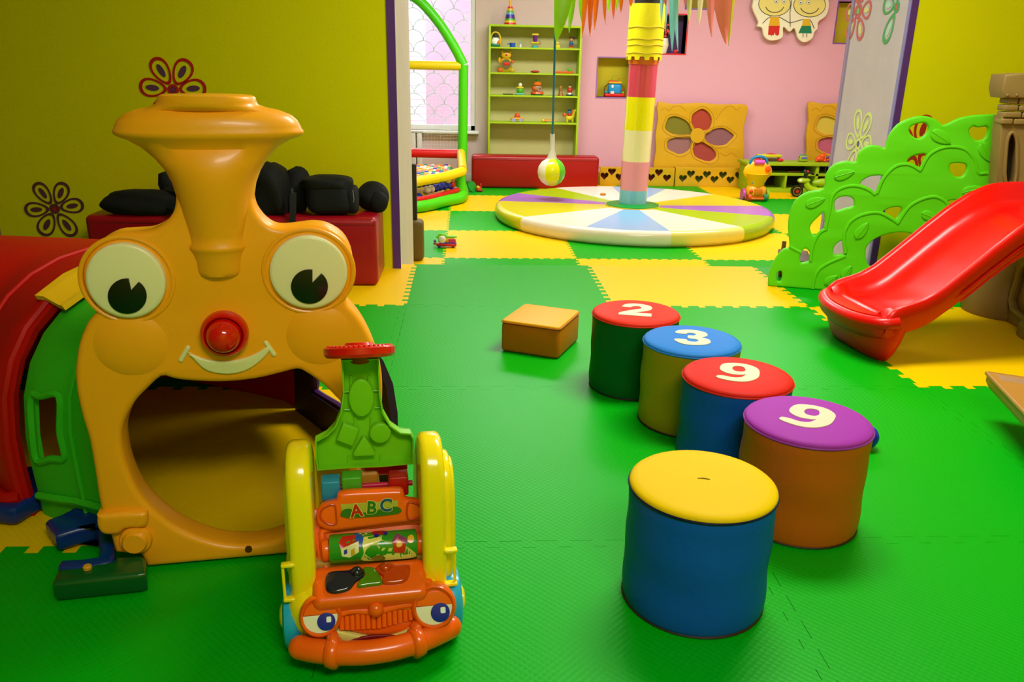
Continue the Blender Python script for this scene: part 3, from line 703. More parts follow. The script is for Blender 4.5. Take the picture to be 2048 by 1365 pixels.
def decal(name, out, c_, lift, parent=rl):
    """thin printed patch following the roller"""
    t = bmesh.new(); vs2 = [t.verts.new((p[0], p[1], 0)) for p in out]; t.faces.new(vs2)
    bmesh.ops.triangulate(t, faces=t.faces[:]); bmesh.ops.subdivide_edges(t, edges=t.edges[:], cuts=2)
    for v in t.verts: v.co = wrap(v.co.x, v.co.y, lift)
    bb_ = B(); bb_.merge(t); return cput(name, bb_, mat(c_, .3, .2), parent)
L_ = (rb_-ra).length
decal('path_print', sm2([(.06, -.026), (.085, -.034), (.15, -.034), (.165, -.022), (.14, .0), (.10, .012), (.105, .034), (.05, .034), (.06, .012), (.065, -.01)], 4), '#d8cc60', .0004)
decal('pond_print', sm2([(.055, .034), (.065, .02), (.06, .0), (.045, -.012), (.05, .01), (.048, .03)], 3), '#1a50a0', .0008)
decal('roof_print', [(.018, .012), (.026, .026), (.048, .028), (.056, .014), (.034, .004), (.022, .0)], '#b8180c', .0010)
decal('house_print', [(.022, .0), (.034, .004), (.056, .012), (.056, -.008), (.038, -.018), (.024, -.014)], '#e0d49a', .0011)
decal('door_print', [(.041, -.004), (.048, .0), (.048, -.012), (.041, -.015)], '#c89a10', .0014)
decal('window_print', [(.028, -.003), (.034, -.001), (.034, -.009), (.028, -.011)], '#1a2a90', .0014)
decal('red_roof_print', [(.118, .006), (.128, .024), (.150, .010), (.146, .0), (.132, .012)], '#8a3060', .0010)
decal('red_house_print', [(.120, .004), (.131, .016), (.146, .0), (.142, -.016), (.122, -.014)], '#c01c10', .0011)
decal('yellow_window_print', sm2([(.128, .004), (.134, .008), (.139, .001), (.134, -.004), (.128, -.003)], 2), '#e8b418', .0014)
decal('flower_print', sm2([(.150, .014), (.158, .018), (.162, .010), (.158, .002), (.150, .004)], 3), '#e8a818', .0014)
decal('car_print', sm2([(.080, .030), (.088, .024), (.104, .024), (.110, .034), (.1, .042), (.086, .04)], 3), '#b0181c', .0010)
decal('car_wheel_print', circ(.090, .022, .005, n=10), '#1a1a80', .0014)
decal('car_wheel_print', circ(.107, .026, .005, n=10), '#1a1a80', .0014)
decal('stepping_print', sm2([(.078, -.026), (.086, -.018), (.1, -.018), (.106, -.028), (.092, -.034)], 3), '#8a7a20', .0010)
for p0, p1 in ((D0.pt(645, 1102, .012), ra), (rb_, D0.pt(848, 1086, .012))):
    cput('roller_knob', B().cyl(p0, p1, .022, bevel=.003), M_co)
# marquee with the letters A B C
A0 = CP(.115, .27, 14)
b = B().plate([sm2([A0(*p) for p in [(634, 1045), (634, 1022), (650, 1006), (672, 1000), (675, 988), (690, 982), (750, 979), (800, 977), (808, 985), (812, 996), (838, 1001), (852, 1018), (848, 1038), (825, 1044), (802, 1046), (750, 1052), (690, 1060), (665, 1062), (645, 1056)]], 3)], .034, .010, A0.M(.01), res=3)
cput('marquee', b, M_co)
for q in ([(641, 1036), (645, 1018), (668, 1010), (672, 1030), (672, 1048), (655, 1048)], [(816, 1006), (836, 1010), (846, 1024), (838, 1034), (816, 1038)]):
    b = B().tube([A0.M(.011) @ V((*A0(*p, .01), 0)) for p in sm2(q, 3)], .0022, 6, closed=True); cput('marquee_lamp', b, mat('#c83c06', .3, .3))
sg = cput('sign_plate', B().plate([[A0(681, 1009, .01), A0(796, 1001, .01), A0(796, 1018, .01), A0(793, 1029, .01), A0(690, 1036, .01), A0(684, 1028, .01)][::-1]], .003, .0005, A0.M(.0125)), mat('#a8a830', .3, .3), label='green sign plate with letters')
cput('sign_hedge', B().plate([sm2([A0(*p, .012) for p in [(684, 1022), (700, 1018), (715, 1026), (740, 1024), (765, 1018), (795, 1014), (795, 1028), (692, 1036)]], 3)], .001, 0, A0.M(.0135)), mat('#2c6a10', .4), sg)
for ch, (px, py), c_, rot in (('A', (713, 1023), '#b80c0c', 4), ('B', (743, 1017), '#1c6a14', -6), ('C', (772, 1012), '#0c4a6a', -4)):
    c2 = A0(px, py, .014)
    for q, cc, hh, bo in ((0, '#d8c860', .0142, .0022), (1, c_, .0150, .0010)):
        Mt = A0.M(hh) @ Matrix.Translation((*c2, 0)) @ Matrix.Rotation(R(rot), 4, 'Z')
        cput('letter' if q else 'letter_outline', B().text(ch, .034, .0006, Mt, bo), mat(cc, .3, .2), sg)
# back plate: moulded green shell with shape recesses
K0 = CP(.175, .30, 2)
kp = [(682, 721), (758, 718), (759, 742), (761, 791), (767, 827), (781, 852), (801, 866), (822, 868), (828, 878), (827, 929), (760, 935), (700, 937), (634, 942), (631, 910), (630, 883), (653, 871), (670, 853), (681, 825), (686, 786), (684, 742)]
ko = [K0(*p) for p in kp]
b = B().plate([ko], .006, .001, K0.M(-.022))
rim = [K0.M(0) @ V((*p, 0)) for p in ko]; back_ = [K0.M(-.026) @ V((*p, 0)) for p in ko]
cen = (sum(p[0] for p in ko)/len(ko), sum(p[1] for p in ko)/len(ko))
inner = [K0.M(0) @ V((p[0]+(cen[0]-p[0])*.02, p[1], 0)) for p in ko]
b.grid([back_, rim], .003, closed=True)
cput('back_shell', b, M_cg, label='green moulded back shell with raised shapes')
for nm, out, h_ in (('oval_shape', circ(*K0(723, 800), abs(K0(749, 800)[0]-K0(697, 800)[0])/2, abs(K0(723, 762)[1]-K0(723, 838)[1])/2, 32), .016),
                ('square_shape', [K0(*p) for p in [(686, 849), (719, 861), (706, 897), (672, 884)]], .018),
                ('round_shape', circ(*K0(761, 870), abs(K0(783, 870)[0]-K0(761, 870)[0]), n=28), .018),
                ('triangle_shape', [K0(*p) for p in sm2([(725, 878), (731, 878), (751, 908), (750, 915), (708, 917), (706, 910)], 1)], .018)):
    if nm == 'oval_shape': out = [(x, y) for x, y in out]
    cput(nm, B().plate([out], h_, .004, K0.M(-.022+h_)), M_cg)
for p, q in (((702, 752), (702, 785)), ((738, 752), (738, 785)), ((710, 835), (710, 855)), ((742, 835), (742, 855)), ((690, 785), (700, 783)), ((745, 782), (757, 782)), ((698, 912), (697, 932)), ((761, 910), (762, 930)), ((688, 820), (700, 820)), ((750, 816), (762, 816))):
    cput('stiffening_rib', B().tube([K0.pt(*p, -.018), K0.pt(*q, -.018)], .002, 6), M_cg)
pass
# steering wheel on a short stem
wc = K0.pt(719, 702, -.01)
b = B().lathe([(.055, -.013), (.063, -.012), (.068, -.006), (.068, .006), (.063, .010), (.055, .011), (.030, .010), (.026, .016), (.0005, .017)], wc, (0.0, .33, 1), 48, cap=False)
for k in range(40):
    a_ = k*math.pi/20; b.ball(wc+V((.060*math.cos(a_), .057*math.sin(a_), .0095-.019*math.sin(a_))), .0028, 6)
b.lathe([(.0005, -.009), (.055, -.010)], wc, (0.0, .33, 1), 48, cap=False)
cput('steering_wheel', b, mat('#d80c04', .3, .3), label='red steering wheel')
cput('steering_stem', B().cyl(wc-V((0, 0, .022)), wc, .018), mat('#8a3a10', .5))
# play blocks on an axle between the walls
X_ = CP(.16, .30, 0)
pa, pb = X_.pt(642, 978), X_.pt(825, 966)
cput('axle', B().tube([pa, pb], .0055, 12), mat('#c01040', .4))
for (x0_, x1_, yc), c_, lb in (((643, 681, 975), '#2a8ab0', 'blue block'), ((684, 724, 967), '#4aa020', 'green block'), ((777, 816, 966), '#b0100c', 'red block')):
    p0, p1 = X_.pt(x0_, yc), X_.pt(x1_, yc); c_0 = (p0+p1)/2
    cput('play_block', B().box(c_0, ((p1-p0).length, .036, .042), .004), mat(c_, .35), label=lb)
cput('seat', B().box((.045, .235, .30), (.09, .06, .035), .012), mat('#c0100c', .3, .2), label='red seat')
cput('inner_tray', B().box((0, .17, .17), (.22, .20, .02), .006), mat('#b08a3a', .5))
cput('inner_post', B().box((.005, .21, .235), (.05, .03, .13), .008), mat('#b87a1c', .5))

# ============================================================ SLIDE, CLIMBER, CASTLE (right)
SO = V((1.575, 3.17, 0)); SA = math.atan2(.12, .993); ST = V((math.cos(SA), math.sin(SA), 0)); SS = V((-math.sin(SA), math.cos(SA), 0)); HW = .225
def sl(px, py, s): 
    p = hit(px, py, SO+SS*s, SS)-SO; return (p.dot(ST), p.z)
far_px = [(1652, 590), (1664, 577), (1686, 562), (1720, 556), (1745, 545), (1775, 524), (1810, 500), (1850, 468), (1890, 432), (1930, 400), (1965, 380), (2000, 370), (2048, 366), (2110, 368)]
near_px = [(1765, 640), (1785, 612), (1800, 606), (1822, 604), (1850, 590), (1880, 570), (1920, 536), (1960, 500), (2000, 466), (2048, 434), (2100, 408), (2150, 392)]
fr = [sl(*p, HW) for p in far_px]; nr = [sl(*p, -HW) for p in near_px]
def interp(tab, t):
    if t <= tab[0][0]: return tab[0][1]
    for (a, za), (b_, zb) in zip(tab, tab[1:]):
        if a <= t <= b_: return za+(zb-za)*(t-a)/(b_-a)
    return tab[-1][1]
SLT = (fr, nr)
sd = thing('red_slide', 'bright red plastic slide coming down from the brown castle', 'slide', tuple(SO), SA)
M_rs = mat('#dc0404', .32, .08, spec=.35); SM = WORLD[sd.name]
TMAX = .84; rows = []; n_ = 40
for k in range(n_+1):
    t = TMAX*k/n_
    zr = interp(nr, t+.0)*.5+interp(fr, t)*.5 if t > .12 else interp(nr, max(t, nr[0][0]))*.5+interp(fr, max(t, fr[0][0]))*.5
    depth_ = .045+.05*min(1, t/.25)
    if t < .06: depth_ = .012+.033*t/.06
    zb = zr-depth_
    sec = [(-HW-.006, zr-.05), (-HW-.006, zr-.01), (-HW, zr), (-HW+.018, zr+.002), (-HW+.03, zr-.008), (-HW+.045, zb+.03), (-HW+.075, zb+.006), (-HW+.11, zb), (0, zb+.0), (HW-.11, zb), (HW-.075, zb+.006), (HW-.045, zb+.03), (HW-.03, zr-.008), (HW-.018, zr+.002), (HW, zr), (HW+.006, zr-.01), (HW+.006, zr-.05)]
    under = zr-.155-.02*min(1, t/.5) if t > .25 else None
    zu = max(.11, zr-.125-.07*max(0, t-.12))
    sec += [(HW-.02, zu+.004), (HW*.5, zu), (-HW*.5, zu), (-HW+.02, zu+.004)]
    rows.append([V((t, s, z)) for s, z in sec])
b = B(); b.grid(rows, closed=True)
for r_ in (rows[0], rows[-1]):
    t = bmesh.new(); t.faces.new([t.verts.new(p) for p in r_]); b.merge(t)
bmesh.ops.remove_doubles(b.bm, verts=b.bm.verts, dist=1e-5)
put('chute', b, M_rs, sd, local=True, sharp=.8)
# rounded lip
z0 = rows[0][8].z; lp = smooth([(.05, -HW-.0, z0-.005), (-.01, -HW+.02, z0-.012), (-.05, -HW*.5, z0-.02), (-.062, 0, z0-.022), (-.05, HW*.5, z0-.02), (-.01, HW-.02, z0-.012), (.05, HW, z0-.005)], 5, False)
b = B().tube(lp, .026, 14)
b.grid([[V((.06, p.y*.96, z0-.0)) for p in lp], [V((p.x, p.y*.97, p.z+.024)) for p in lp]], .006)
b.grid([[V((p.x-.024, p.y*1.02, p.z-.004)) for p in lp], [V((p.x-.018, p.y*1.0, p.z-.035)) for p in lp], [V((p.x+.012, p.y*.95, p.z-.065)) for p in lp]], .01)
put('lip', b, M_rs, sd, local=True, sharp=1.)
# foot under the lip
ft = []
for z_, x0_, x1_, wf in ((.165, -.035, .165, .975), (.13, -.035, .155, .975), (.08, -.03, .14, .95), (.035, -.01, .115, .90), (.01, .005, .095, .84), (0, .02, .085, .78)):
    ft.append([V((x0_+(x1_-x0_)*(.5+.5*math.cos(a_*math.pi/16)*1.0), HW*wf*math.copysign(abs(math.sin(a_*math.pi/16))**.6, math.sin(a_*math.pi/16)), z_)) for a_ in range(32)])
b = B().grid(ft, closed=True)
t = bmesh.new(); t.faces.new([t.verts.new(p) for p in ft[-1]]); t.faces.new([t.verts.new(p) for p in ft[0]]); b.merge(t)
put('foot', b, M_rs, sd, local=True, sharp=1.)
b = B()
for dz in (-.055, -.085, -.115):
    b.tube([V((t, -HW-.002, interp(nr, t)*.5+interp(fr, t)*.5+dz)) for t in [.3+.05*k for k in range(15)]], .004, 6)
put('side_ribs', b, M_rs, sd, local=True)

# green climber side panel
GO = fz(1541, 573); GA = R(-17); GU = V((math.cos(GA), math.sin(GA), 0)); GN = V((math.sin(GA), -math.cos(GA), 0))
def G2(px, py): p = hit(px, py, GO, GN)-GO; return (p.dot(GU), p.z)
GMx = frame(GO, GU, (0, 0, 1))
def g6(L, n=3, close=True): return sm2([G2(1480+x*.5274, 130+y*.5274) for x, y in L], n)
cl = thing('climber_frame', 'lime green climbing side panel shaped like a leafy bush with cut-outs', 'climbing frame', tuple(GO))
outer = [(106, 842), (110, 790), (135, 735), (165, 700), (188, 690), (182, 620), (190, 560), (215, 510), (260, 482), (318, 470), (325, 420), (355, 380), (400, 366), (440, 368), (455, 330), (490, 306), (530, 308), (550, 315), (565, 270), (600, 225), (660, 198), (710, 195), (745, 208), (775, 228), (830, 203), (900, 190), (1008, 187)]
oo = sm2([G2(1480+x*.5274, 130+y*.5274) for x, y in outer], 3, False)
e_ = G2(1480+1008*.5274, 130+187*.5274)
oo += [(e_[0], .45), (e_[0], .0), (oo[0][0]+.5, 0.0)]
oo[0] = (oo[0][0], 0.0)
holes = [[(642, 250), (655, 230), (700, 220), (716, 240), (705, 265), (680, 280), (655, 270)],
 [(870, 250), (885, 233), (905, 238), (935, 234), (942, 250), (930, 280), (900, 287), (880, 275)],
 [(795, 390), (805, 374), (850, 375), (862, 390), (850, 420), (825, 426), (803, 412)],
 [(636, 365), (660, 345), (705, 338), (700, 365), (685, 395), (655, 385)],
 [(457, 450), (490, 425), (543, 422), (540, 450), (525, 475), (510, 488), (485, 465)],
 [(360, 545), (362, 515), (390, 500), (425, 505), (432, 535), (400, 545), (368, 555)],
 [(318, 640), (312, 585), (330, 560), (345, 580), (350, 612), (335, 628)] if False else [(300, 575), (318, 560), (322, 600), (330, 622), (305, 632), (288, 650), (272, 640), (268, 610)],
 [(542, 560), (575, 542), (612, 542), (608, 565), (585, 592), (560, 580)],
 [(230, 750), (232, 715), (248, 698), (264, 712), (272, 740), (250, 750)],
 [(355, 720), (358, 690), (385, 668), (400, 690), (405, 715), (380, 720)],
 [(480, 740), (478, 700), (500, 670), (550, 645), (610, 636), (665, 645), (690, 670), (640, 700), (570, 740), (500, 768)],
 [(140, 815), (140, 795), (155, 782), (160, 800), (155, 822), (145, 822)],
 [(785, 520), (830, 515), (825, 545), (800, 545)]]
b = B().plate([oo]+[g6(h_, 3) for h_ in holes], .035, .009, GMx, res=3)
M_lime = mat('#5ccc0a', .45, bump=(300, .05, .001), spec=.25)
put('side_panel', b, M_lime, cl)
b = B()
for arc in ([(325, 620), (340, 550), (350, 500), (380, 470), (430, 458), (480, 470), (512, 492)], [(400, 715), (395, 650), (415, 600), (460, 570), (520, 560), (565, 578), (600, 602)],
            [(520, 488), (545, 430), (590, 385), (640, 378), (685, 402)], [(685, 400), (720, 340), (780, 312), (850, 318), (890, 360), (905, 410), (940, 412), (965, 440)],
            [(600, 600), (640, 540), (690, 510), (740, 500), (780, 520), (790, 545)], [(190, 690), (232, 712)], [(268, 745), (275, 690), (300, 640), (330, 622)],
            [(275, 850), (290, 790), (330, 755), (400, 725)]):
    b.tube([GMx @ V((*G2(1480+x*.5274, 130+y*.5274), -.004)) for x, y in sm2(arc, 4, False)], .010, 8)
put('relief_bands', b, M_lime, cl)
for (x, y, rot, s_) in ((395, 415, 20, 1), (285, 520, 25, 1), (462, 628, 60, 1), (762, 275, -30, 1.1), (930, 330, -60, 1), (880, 475, 20, .9), (720, 575, -20, .9), (345, 815, 40, .8), (405, 785, 60, .8)):
    c_ = G2(1480+x*.5274, 130+y*.5274); L = .048*s_; ca, sa = math.cos(R(rot)), math.sin(R(rot)); o = []
    for k in range(20):
        q = k/20*2*math.pi; u = L*math.cos(q); v = L*.52*math.sin(q)*(1-.35*math.cos(q)); o.append((c_[0]+u*ca-v*sa, c_[1]+u*sa+v*ca))
    b = B().plate([o], .012, .005, GMx @ Matrix.Translation((0, 0, .007)))
    b.tube([GMx @ V((c_[0]-L*ca, c_[1]-L*sa, .007)), GMx @ V((c_[0]+L*ca, c_[1]+L*sa, .007))], .0025, 6)
    put('leaf_relief', b, M_lime, cl)
M_br = mat('#6a4a1e', .5, bump=(200, .1, .002))
for k, (px, py, z_) in enumerate(((1600, 520, .12), (1640, 470, .28), (1720, 430, .40))):
    p = GO+GU*(.12+.24*k)-GN*.2
    put('step', B().box((0, 0, 0), (.16, .30, .03), .01, M=Matrix.Translation((p.x, p.y, .12+.17*k)) @ Matrix.Rotation(GA, 4, 'Z')), M_br, cl, 'brown climbing step')
p = GO+GU*.06-GN*.24
put('step_post', B().box((p.x, p.y, .10), (.02, .02, .2), .004), M_br, cl, 'brown post')

# brown castle
ca_ = thing('castle_tower', 'brown plastic castle playhouse with stone pattern beside the slide', 'play castle', (2.6, 3.55, 0))
M_cs = mat('#7c6230', .5, bump=(250, .08, .001)); M_cs2 = mat('#8a6f3a', .5, bump=(250, .08, .001)); M_dk = mat('#2c200e', .7)
b = B().lathe([(.17, 0), (.18, .02), (.175, .10), (.165, .14), (.16, .42)], (2.57, 3.70, 0), seg=40)
put('base_drum', b, M_cs, ca_)
Pa, Pb = V((2.50, 3.60, 0)), V((2.45, 3.02, 0)); wu = (Pb-Pa).normalized()
MW = frame(Pa, wu, (0, 0, 1)); Lw = (Pb-Pa).length
door_ = sm2([(.10, .07), (.42, .07), (.44, .2), (.40, .30), (.26, .36), (.12, .30), (.08, .2)], 3)
b = B().plate([[(0, 0), (Lw, 0), (Lw, .56), (0, .56)], door_], .06, .01, MW)
b.box((.06, -.0, 0), (.01, .01, .01)) if False else None
b.lathe([(.15, 0), (.15, .05), (.12, .09), (.11, .12)], Pa.lerp(Pb, .55)+V((.08, 0, 0)), seg=32)
b.tube([MW @ V((*p_, .004)) for p_ in door_], .014, 8, closed=True)
put('wall_panel', b, M_cs, ca_, 'brown wall panel with arched opening')
put('tower_core', B().box((2.66, 3.42, .50), (.30, .62, .98), .02), M_cs, ca_)
# upper tower seen at the frame edge: shaft with recessed window, stone course and crenellations
TP2 = V((2.505, 3.62, 0)); tu = V((math.cos(R(-12)), math.sin(R(-12)), 0)); MT = frame(TP2, tu, (0, 0, 1))
def C2(px, py): p = hit(px, py, TP2, V((-tu.y, tu.x, 0)))-TP2; return (p.dot(tu), p.z)
def cpl(L, d, th, bv, n=1): return ([C2(*p) for p in L] if n == 1 else sm2([C2(*p) for p in L], n)), d, th, bv
x0c, x1c = C2(2005, 300)[0], .42
def zc(py): return C2(2020, py)[1]
win_ = sm2([C2(*p) for p in [(2010, 362), (2012, 300), (2016, 275), (2024, 265), (2032, 275), (2034, 300), (2030, 364)]], 3)
b = B().plate([[C2(1992, 372), C2(2003, 232), (x1c, zc(232)), (x1c, zc(372))], win_], .10, .006, MT)
b.tube([MT @ V((*p_, .002)) for p_ in win_], .008, 8, closed=True)
put('tower_shaft', b, M_cs2, ca_, 'brown tower shaft with slot window')
put('window_back', B().plate([[C2(2006, 366), C2(2006, 262), C2(2038, 262), C2(2036, 366)]], .01, 0, MT @ Matrix.Translation((0, 0, -.06))), M_dk, ca_)
b = B()
sx_ = C2(2003, 240)[0]; q = .055
for r_ in range(4):
    z0_ = zc(250)+(zc(195)-zc(250))*r_/4; z1_ = zc(250)+(zc(195)-zc(250))*(r_+1)/4
    x = sx_+(.0 if r_ % 2 else -.004); k = 0
    while x < x1c:
        ww = [.05, .075, .06][(k+r_) % 3]; b.box((x+ww/2, (z0_+z1_)/2, -.03), (ww-.004, (z1_-z0_)-.004, .09), .006, M=MT); x += ww; k += 1
put('stone_course', b, M_cs2, ca_)
ck = [C2(2002, 196), C2(1998, 178), C2(2004, 149), C2(2046, 146), C2(2048, 150), (x1c, zc(150)), (x1c, zc(196))]
b = B().plate([ck], .16, .010, MT @ Matrix.Translation((0, 0, .03)))
for px in (2010, 2028): 
    c_ = C2(px, 190); b.ball((c_[0], c_[1], .03), (.006, .006, .004), 10, M=MT)
put('battlement', b, M_cs2, ca_, 'brown battlement ledge')

# brown tray table corner at the right edge
tt = thing('tray_table', 'light brown plastic tray corner on a short leg by the right edge', 'tray', (1.98, 2.42, 0))
TZ = .16
qa = fz(1975, 745, TZ); qu = (fz(2060, 758, TZ)-qa).normalized(); qv = (fz(2048, 822, TZ)-qa).normalized()
q = [qa, qa+qu*.25, qa+qu*.5, qa+qu*.5+qv*.45, qa+qv*.45]
q = [(p_.x, p_.y) for p_ in q]; cx = sum(a_ for a_, _ in q)/5; cy = sum(a_ for _, a_ in q)/5
M_tn = mat('#b07c34', .38, .1)
inner = [(cx+(x-cx)*.86, cy+(y-cy)*.86) for x, y in q]
b = B()
def ringq(k, z): return [V((cx+(x-cx)*k, cy+(y-cy)*k, z)) for x, y in q]
b.grid([ringq(.96, TZ-.05), ringq(1.0, TZ-.03), ringq(1.0, TZ), ringq(.92, TZ), ringq(.88, TZ-.014), ringq(.5, TZ-.016), ringq(.05, TZ-.016)], closed=True)
b.grid([ringq(.96, TZ-.05), ringq(.05, TZ-.05)], closed=True)
b.tube([V((x, y, TZ-.004)) for x, y in q], .008, 10, closed=True)
put('tray', b, M_tn, tt)
put('leg', B().box((cx+.03, cy, (TZ-.03)/2), (.05, .05, TZ-.03), .01), mat('#7a5628', .5), tt)

# ============================================================ FAR ROOM
PXM = .00585                       # metres per photograph pixel near the far wall
def toy(name, label, cat, px, py, Y, zbase, parts, group=None, k=1., rz=0):
    """parts: (part name, colour, shape, args) in far-wall pixel units around the base centre: x right, y back, z up"""
    p = fy(px, py, Y); t = thing(name, label, cat, (p.x, Y, zbase), rz, group); u = PXM*k*Y/9.9
    sub = {}
    for pt in parts:
        n_, c_, sh = pt[0], pt[1], pt[2]; A = pt[3:]; b = B()
        if sh == 'ball': b.ball([q*u for q in A[0]], [q*u for q in (A[1] if hasattr(A[1], '__len__') else (A[1],)*3)], 16)
        elif sh == 'box': b.box([q*u for q in A[0]], [q*u for q in A[1]], (A[2] if len(A) > 2 else 1)*u, seg=2)
        elif sh == 'cyl': b.cyl([q*u for q in A[0]], [q*u for q in A[1]], A[2]*u, (A[3] if len(A) > 3 else A[2])*u, 20)
        elif sh == 'tube': b.tube(smooth([[q*u for q in a_] for a_ in A[0]], 3, False), A[1]*u, 8)
        elif sh == 'ring': b.tube([(A[0][0]*u+A[1]*u*math.cos(a_*math.pi/12), A[0][1]*u, A[0][2]*u+A[1]*u*math.sin(a_*math.pi/12)) for a_ in range(24)], A[2]*u, 8, closed=True)
        elif sh == 'hring': b.tube([(A[0][0]*u+A[1]*u*math.cos(a_*math.pi/12), A[0][1]*u+A[1]*u*math.sin(a_*math.pi/12), A[0][2]*u) for a_ in range(24)], A[2]*u, 8, closed=True)
        par = t
        if '>' in n_: pn, n_ = n_.split('>'); par = sub[pn]
        key = n_.split(':')[0]; o = put(key, b, mat(c_, .35, .15), par, local=True, sharp=.9); sub[n_] = o
    return t
def box_unit(name, label, cat, x0, x1, y0, y1, z0, z1): return thing(name, label, cat, ((x0+x1)/2, (y0+y1)/2, z0))

# --- open shelf
M_ls = mat('#a8c812', .45); M_lsb = mat('#c2b878', .6)
YS = 9.62
xa, xb = fy(977, 150, YS).x, fy(1161, 150, YS).x; zt_ = fy(1070, 50, YS).z
sh = thing('toy_shelf', 'tall lime green open shelf with toys against the far wall', 'shelf', ((xa+xb)/2, 9.75, FAR))
for x in (xa+.011, xb-.011): put('side_board', B().box((x, 9.75, (FAR+zt_)/2), (.022, .26, zt_-FAR), .002), M_ls, sh)
put('top_board', B().box(((xa+xb)/2, 9.75, zt_-.011), (xb-xa, .262, .022), .002), M_ls, sh)
put('back_board', B().box(((xa+xb)/2, 9.872, (FAR+zt_)/2), (xb-xa-.03, .008, zt_-FAR-.02)), M_lsb, sh)
SZ = []
for py in (97, 148, 193, 247, 330):
    z = fy(1070, py, YS).z; SZ.append(z+.009); put('shelf_board', B().box(((xa+xb)/2, 9.75, z), (xb-xa-.04, .25, .018), .002), M_ls, sh)
SZT = zt_+.001
YT = 9.72
Rg = 'toys on the lime green shelf'
toy('stacking_pyramid', 'rainbow ring stacking pyramid standing on top of the lime shelf', 'toy', 1020, 48, YT, SZT,
    [('ring:%d' % i, c, 'cyl', (0, 0, i*3.6), (0, 0, i*3.6+3.5), 12-i*.85, 11.4-i*.85) for i, c in enumerate(['#d0200c', '#e8c010', '#48b010', '#501c80', '#2030a8', '#70a8c0', '#58b020', '#e8b810', '#d83010'])]+[('peg', '#e8b010', 'cyl', (0, 0, 32), (0, 0, 44), 2.6, 1.6)], Rg)
toy('swan_toy', 'white bird toy under a yellow arch at the left of the top shelf', 'toy', 991, 94, YT, SZ[0],
    [('base', '#107a50', 'box', (0, 0, 3), (18, 10, 6), 2), ('body', '#f0f0ea', 'ball', (0, 0, 10), (8, 5, 8)), ('head', '#28303a', 'ball', (0, 0, 20), (5, 4, 4)), ('arch', '#e0c010', 'tube', [(-9, 1, 4), (-9, 1, 18), (-4, 1, 26), (4, 1, 26), (9, 1, 18), (9, 1, 4)], 1.6), ('beak', '#d87020', 'ball', (6, -4, 8), (3, 2, 4))], Rg)
toy('toy_pot', 'tiny blue toy pot on the top shelf', 'toy', 1025, 95, YT, SZ[0], [('pot', '#1858b8', 'cyl', (0, 0, 0), (0, 0, 8), 5.5, 5.5), ('handle', '#1858b8', 'box', (-7, 0, 6), (6, 2, 2), .6)], Rg)
toy('toy_bottle', 'tiny white and blue bottle beside the blue pot on the shelf', 'toy', 1041, 95, YT, SZ[0], [('bottle', '#e8eee8', 'cyl', (0, 0, 0), (0, 0, 6), 2.2, 1.6), ('cap', '#80b8d8', 'cyl', (0, 0, 6), (0, 0, 10), 1.2, .9)], Rg)
toy('activity_robot', 'upright purple and yellow activity toy on the top shelf', 'toy', 1070, 95, YT, SZ[0], [('base', '#38b0b0', 'cyl', (0, 0, 0), (0, 0, 4), 7, 5), ('tray', '#d0c020', 'box', (0, 0, 9), (18, 8, 4), 1.6), ('knob', '#d02070', 'ball', (8, 0, 9), 2.6), ('body', '#6a2080', 'cyl', (0, 0, 10), (0, 0, 22), 3.5, 5), ('head', '#e0c828', 'box', (0, 0, 24), (13, 6, 4), 1.5)], Rg)
toy('block_stack', 'pale yellow block stack on the top shelf behind the hanging cord', 'toy', 1113, 95, YT, SZ[0], [('block:a', '#e0cc10', 'box', (0, 0, 3), (13, 8, 6), 1), ('block:b', '#d4c438', 'box', (0, 0, 9), (9, 7, 5), 1)], Rg)
toy('toy_doll', 'small standing doll in a blue shirt at the right of the top shelf', 'toy', 1142, 95, YT, SZ[0], [('shoes', '#d8a010', 'box', (0, 0, 1.2), (8, 4, 2.4), 1), ('trousers', '#b81810', 'box', (0, 0, 4), (6, 4, 4), 1), ('shirt', '#2060a0', 'ball', (0, 0, 9), (4, 3, 4.5)), ('head', '#c08850', 'ball', (0, 0, 16), 4), ('hair', '#40201a', 'ball', (0, .5, 19), (4.6, 4, 2.4)), ('ponytail', '#30201a', 'ball', (5, 0, 19), (2.5, 1.5, 2))], Rg)
toy('bear_clock', 'yellow bear shaped clock toy on the second shelf', 'toy clock', 1012, 145, YT, SZ[1], [('body', '#d0a818', 'box', (0, 0, 14), (22, 6, 26), 5), ('head', '#d4a81a', 'ball', (0, 0, 32), (10, 4, 7)), ('ear', '#d0a018', 'ball', (-8, 0, 38), 3), ('ear:r', '#d0a018', 'ball', (8, 0, 38), 3), ('nose', '#b02810', 'ball', (0, -4, 32), 1.8), ('foot', '#d86018', 'ball', (-12, -1, 4), (5, 4, 5)), ('foot:r', '#c8a818', 'ball', (12, -1, 4), (5, 4, 5)), ('hand', '#d86018', 'ball', (12, -1, 20), 3), ('arm', '#d0a818', 'ball', (-13, 0, 22), (3, 3, 6)), ('clock_face', '#6a6038', 'cyl', (0, -3, 15), (0, -4, 15), 9.5), ('clock_face>clock_hand', '#e02010', 'box', (1, -4.4, 16), (12, .6, 5), .3)], Rg)
toy('red_dish', 'small red dish on the second shelf', 'toy', 1070, 146, YT, SZ[1], [('dish', '#b81828', 'ball', (0, 0, 2.4), (9, 5, 2.4)), ('rim', '#d84050', 'hring', (0, 0, 3.2), 7, .8)], Rg)
toy('orange_track', 'orange block ramp with a green cube on the second shelf', 'toy', 1128, 147, YT, SZ[1], [('ramp', '#d86018', 'box', (0, 0, 2.2), (36, 8, 4.4), 1), ('cube', '#58b020', 'box', (11, 0, 7), (7, 6, 5.5), 1)], Rg)
